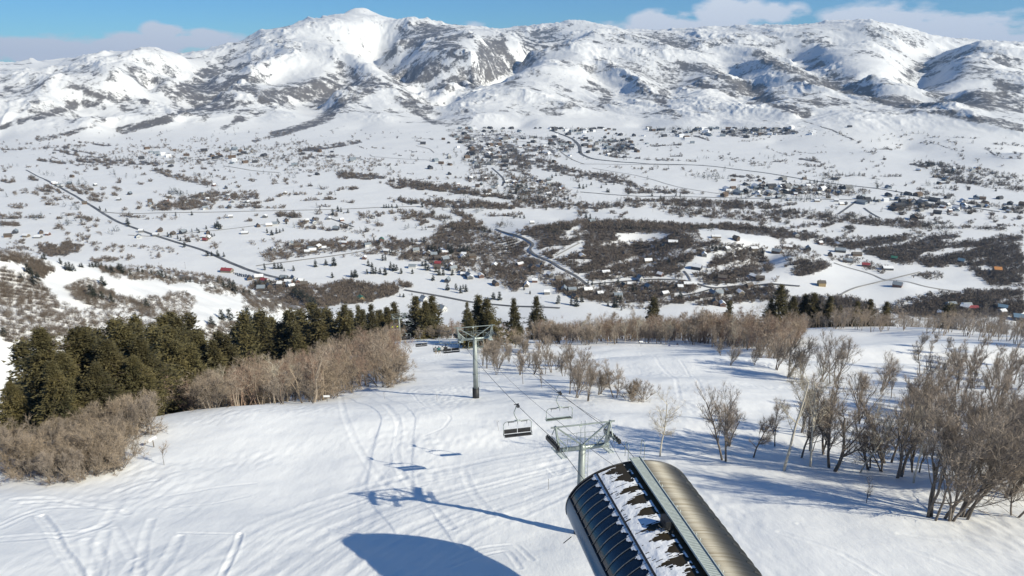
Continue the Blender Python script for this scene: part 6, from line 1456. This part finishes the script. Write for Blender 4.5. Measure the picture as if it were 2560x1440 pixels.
# far town roofs past counting
n = 420; cen = [(1400, 360, 70, 16), (1540, 365, 35, 14), (1440, 325, 50, 6), (1690, 328, 60, 10), (1880, 330, 80, 6), (1230, 340, 60, 18), (1200, 390, 60, 20), (1950, 475, 90, 12), (600, 395, 160, 14), (2300, 510, 120, 14)]
pp = np.vstack([np.stack([rs.normal(a, c, n // 10), np.maximum(rs.normal(b, d, n // 10), 322)], 1) for a, b, c, d in cen]); X, Y_, Z_, R = ground_many(pp[:, 0].clip(0, 2559), pp[:, 1])
bx = MBd().box((0, 0, .2), (1, 1.5, .6)); bv = np.array([tuple(v) for v in bx.V] + [(-.55, -.8, .5), (0, -.8, .85), (.55, -.8, .5), (-.55, .8, .5), (0, .8, .85), (.55, .8, .5)]); bf = []
for f in bx.F: bf += [(f[0], f[1], f[2]), (f[0], f[2], f[3])]
bf = np.array(bf + [(8, 9, 12), (8, 12, 11), (9, 10, 13), (9, 13, 12)])
tag(merged('far_town_houses', [(bv, bf)], X, Y_, Z_, rs.uniform(8, 16, len(X)), [WM['grey'], WM['dark'], WM['brown'], WM['dark'], RM['grey'], RM['white']]), 'tightly packed tiny houses of the towns at the foot of the mountains', 'houses', None, 'stuff')
# parked cars by the red barn
def car_mesh(col):
    m = MBd().box((0, 0, .55), (1.8, 4.4, .6)); b = len(m.V)
    for (x_, y_, z_) in [(-.85, -1.5, .85), (.85, -1.5, .85), (.85, 1.7, .85), (-.85, 1.7, .85), (-.7, -.8, 1.45), (.7, -.8, 1.45), (.7, 1.2, 1.45), (-.7, 1.2, 1.45)]: m.V.append(Vector((x_, y_, z_)))
    for f in ((4, 5, 6, 7), (0, 1, 5, 4), (1, 2, 6, 5), (2, 3, 7, 6), (3, 0, 4, 7)): m.F.append(tuple(b + i for i in f))
    for sx_ in (-.9, .9):
        for sy_ in (-1.4, 1.4): m.lathe([(.02, -.1), (.34, -.1), (.34, .1), (.02, .1)], (sx_, sy_, .34), 'X', 10)
    o = m.make('parked_car', col); me = o.data; bpy.data.objects.remove(o); return me
cms = [car_mesh(mat('car_paint_' + k, c, .3, .2)) for k, c in (('black', (.02, .02, .025)), ('grey', (.12, .13, .14)), ('blue', (.04, .06, .10)), ('dark', (.05, .05, .05)))]
for i in range(34):
    r, c = divmod(i, 12); px = 585 + c * 4.6 + r * 5 + rr_.uniform(-.8, .8); py = 683 + r * 3.4 + c * .75; x, y, z = gp(px, py, 300.); o = bpy.data.objects.new('parked_car', cms[i % 4]); COL.objects.link(o); o.location = (x, y, z + .1); o.rotation_euler = (0, 0, .5 + rr_.uniform(-.1, .1)); tag(o, 'dark vehicle parked in rows beside the red roofed barn', 'vehicle', 'vehicles parked by the red roofed barn')
# power poles standing in the fields
M_WOODP = mat('weathered_pole', (.12, .10, .085), .9, vary=.2)
for i, (px, py, hp) in enumerate([(399, 672, 17), (464, 672, 18), (420, 540, 9), (425, 540, 9), (208, 470, 8), (1795, 626, 34), (1632, 530, 12), (450, 545, 10)]):
    x, y, z = gp(px, py, 300.); dep = y * CP - z * SP; h = hp / FPX * dep; o = MBd().tube((0, 0, -1), (0, 0, h), .22, .15, 6).box((0, 0, h * .9), (3, .2, .25)).make('power_pole', M_WOODP); o.location = (x, y, z); tag(o, ['wooden power pole left of center in the field above the left hillside', 'wooden power pole in the field left of the red barn', 'power pole left of a pair beyond the farm road', 'power pole right of a pair beyond the farm road', 'power pole near the far end of the farm road', 'tall pole on top of the low hill', 'power pole in the flats right of the middle', 'power pole by the tree belt right of the pair'][i], 'power pole')
# bare earth showing in the cut banks of the left hillside
M_EARTH = mat('bare_brown_earth', (.16, .10, .065), .95, vary=.35, scale=.15)

# ---------------------------------------------------------------- air
hz = MBd().box((0, 5200, 250), (25000, 17400, 1400)); hm = bpy.data.materials.new('valley_haze'); hm.use_nodes = True; hn = hm.node_tree; hn.nodes.clear()
ho = hn.nodes.new('ShaderNodeOutputMaterial'); hv = hn.nodes.new('ShaderNodeVolumePrincipled'); hv.inputs['Density'].default_value = 3.4e-5; hv.inputs['Color'].default_value = (.45, .68, 1.0, 1); hv.inputs['Anisotropy'].default_value = .2
hn.links.new(hv.outputs[0], ho.inputs['Volume']); ho_ = hz.make('haze', hm); tag(ho_, 'thin pale blue haze over the valley and mountains', 'haze', None, 'stuff')
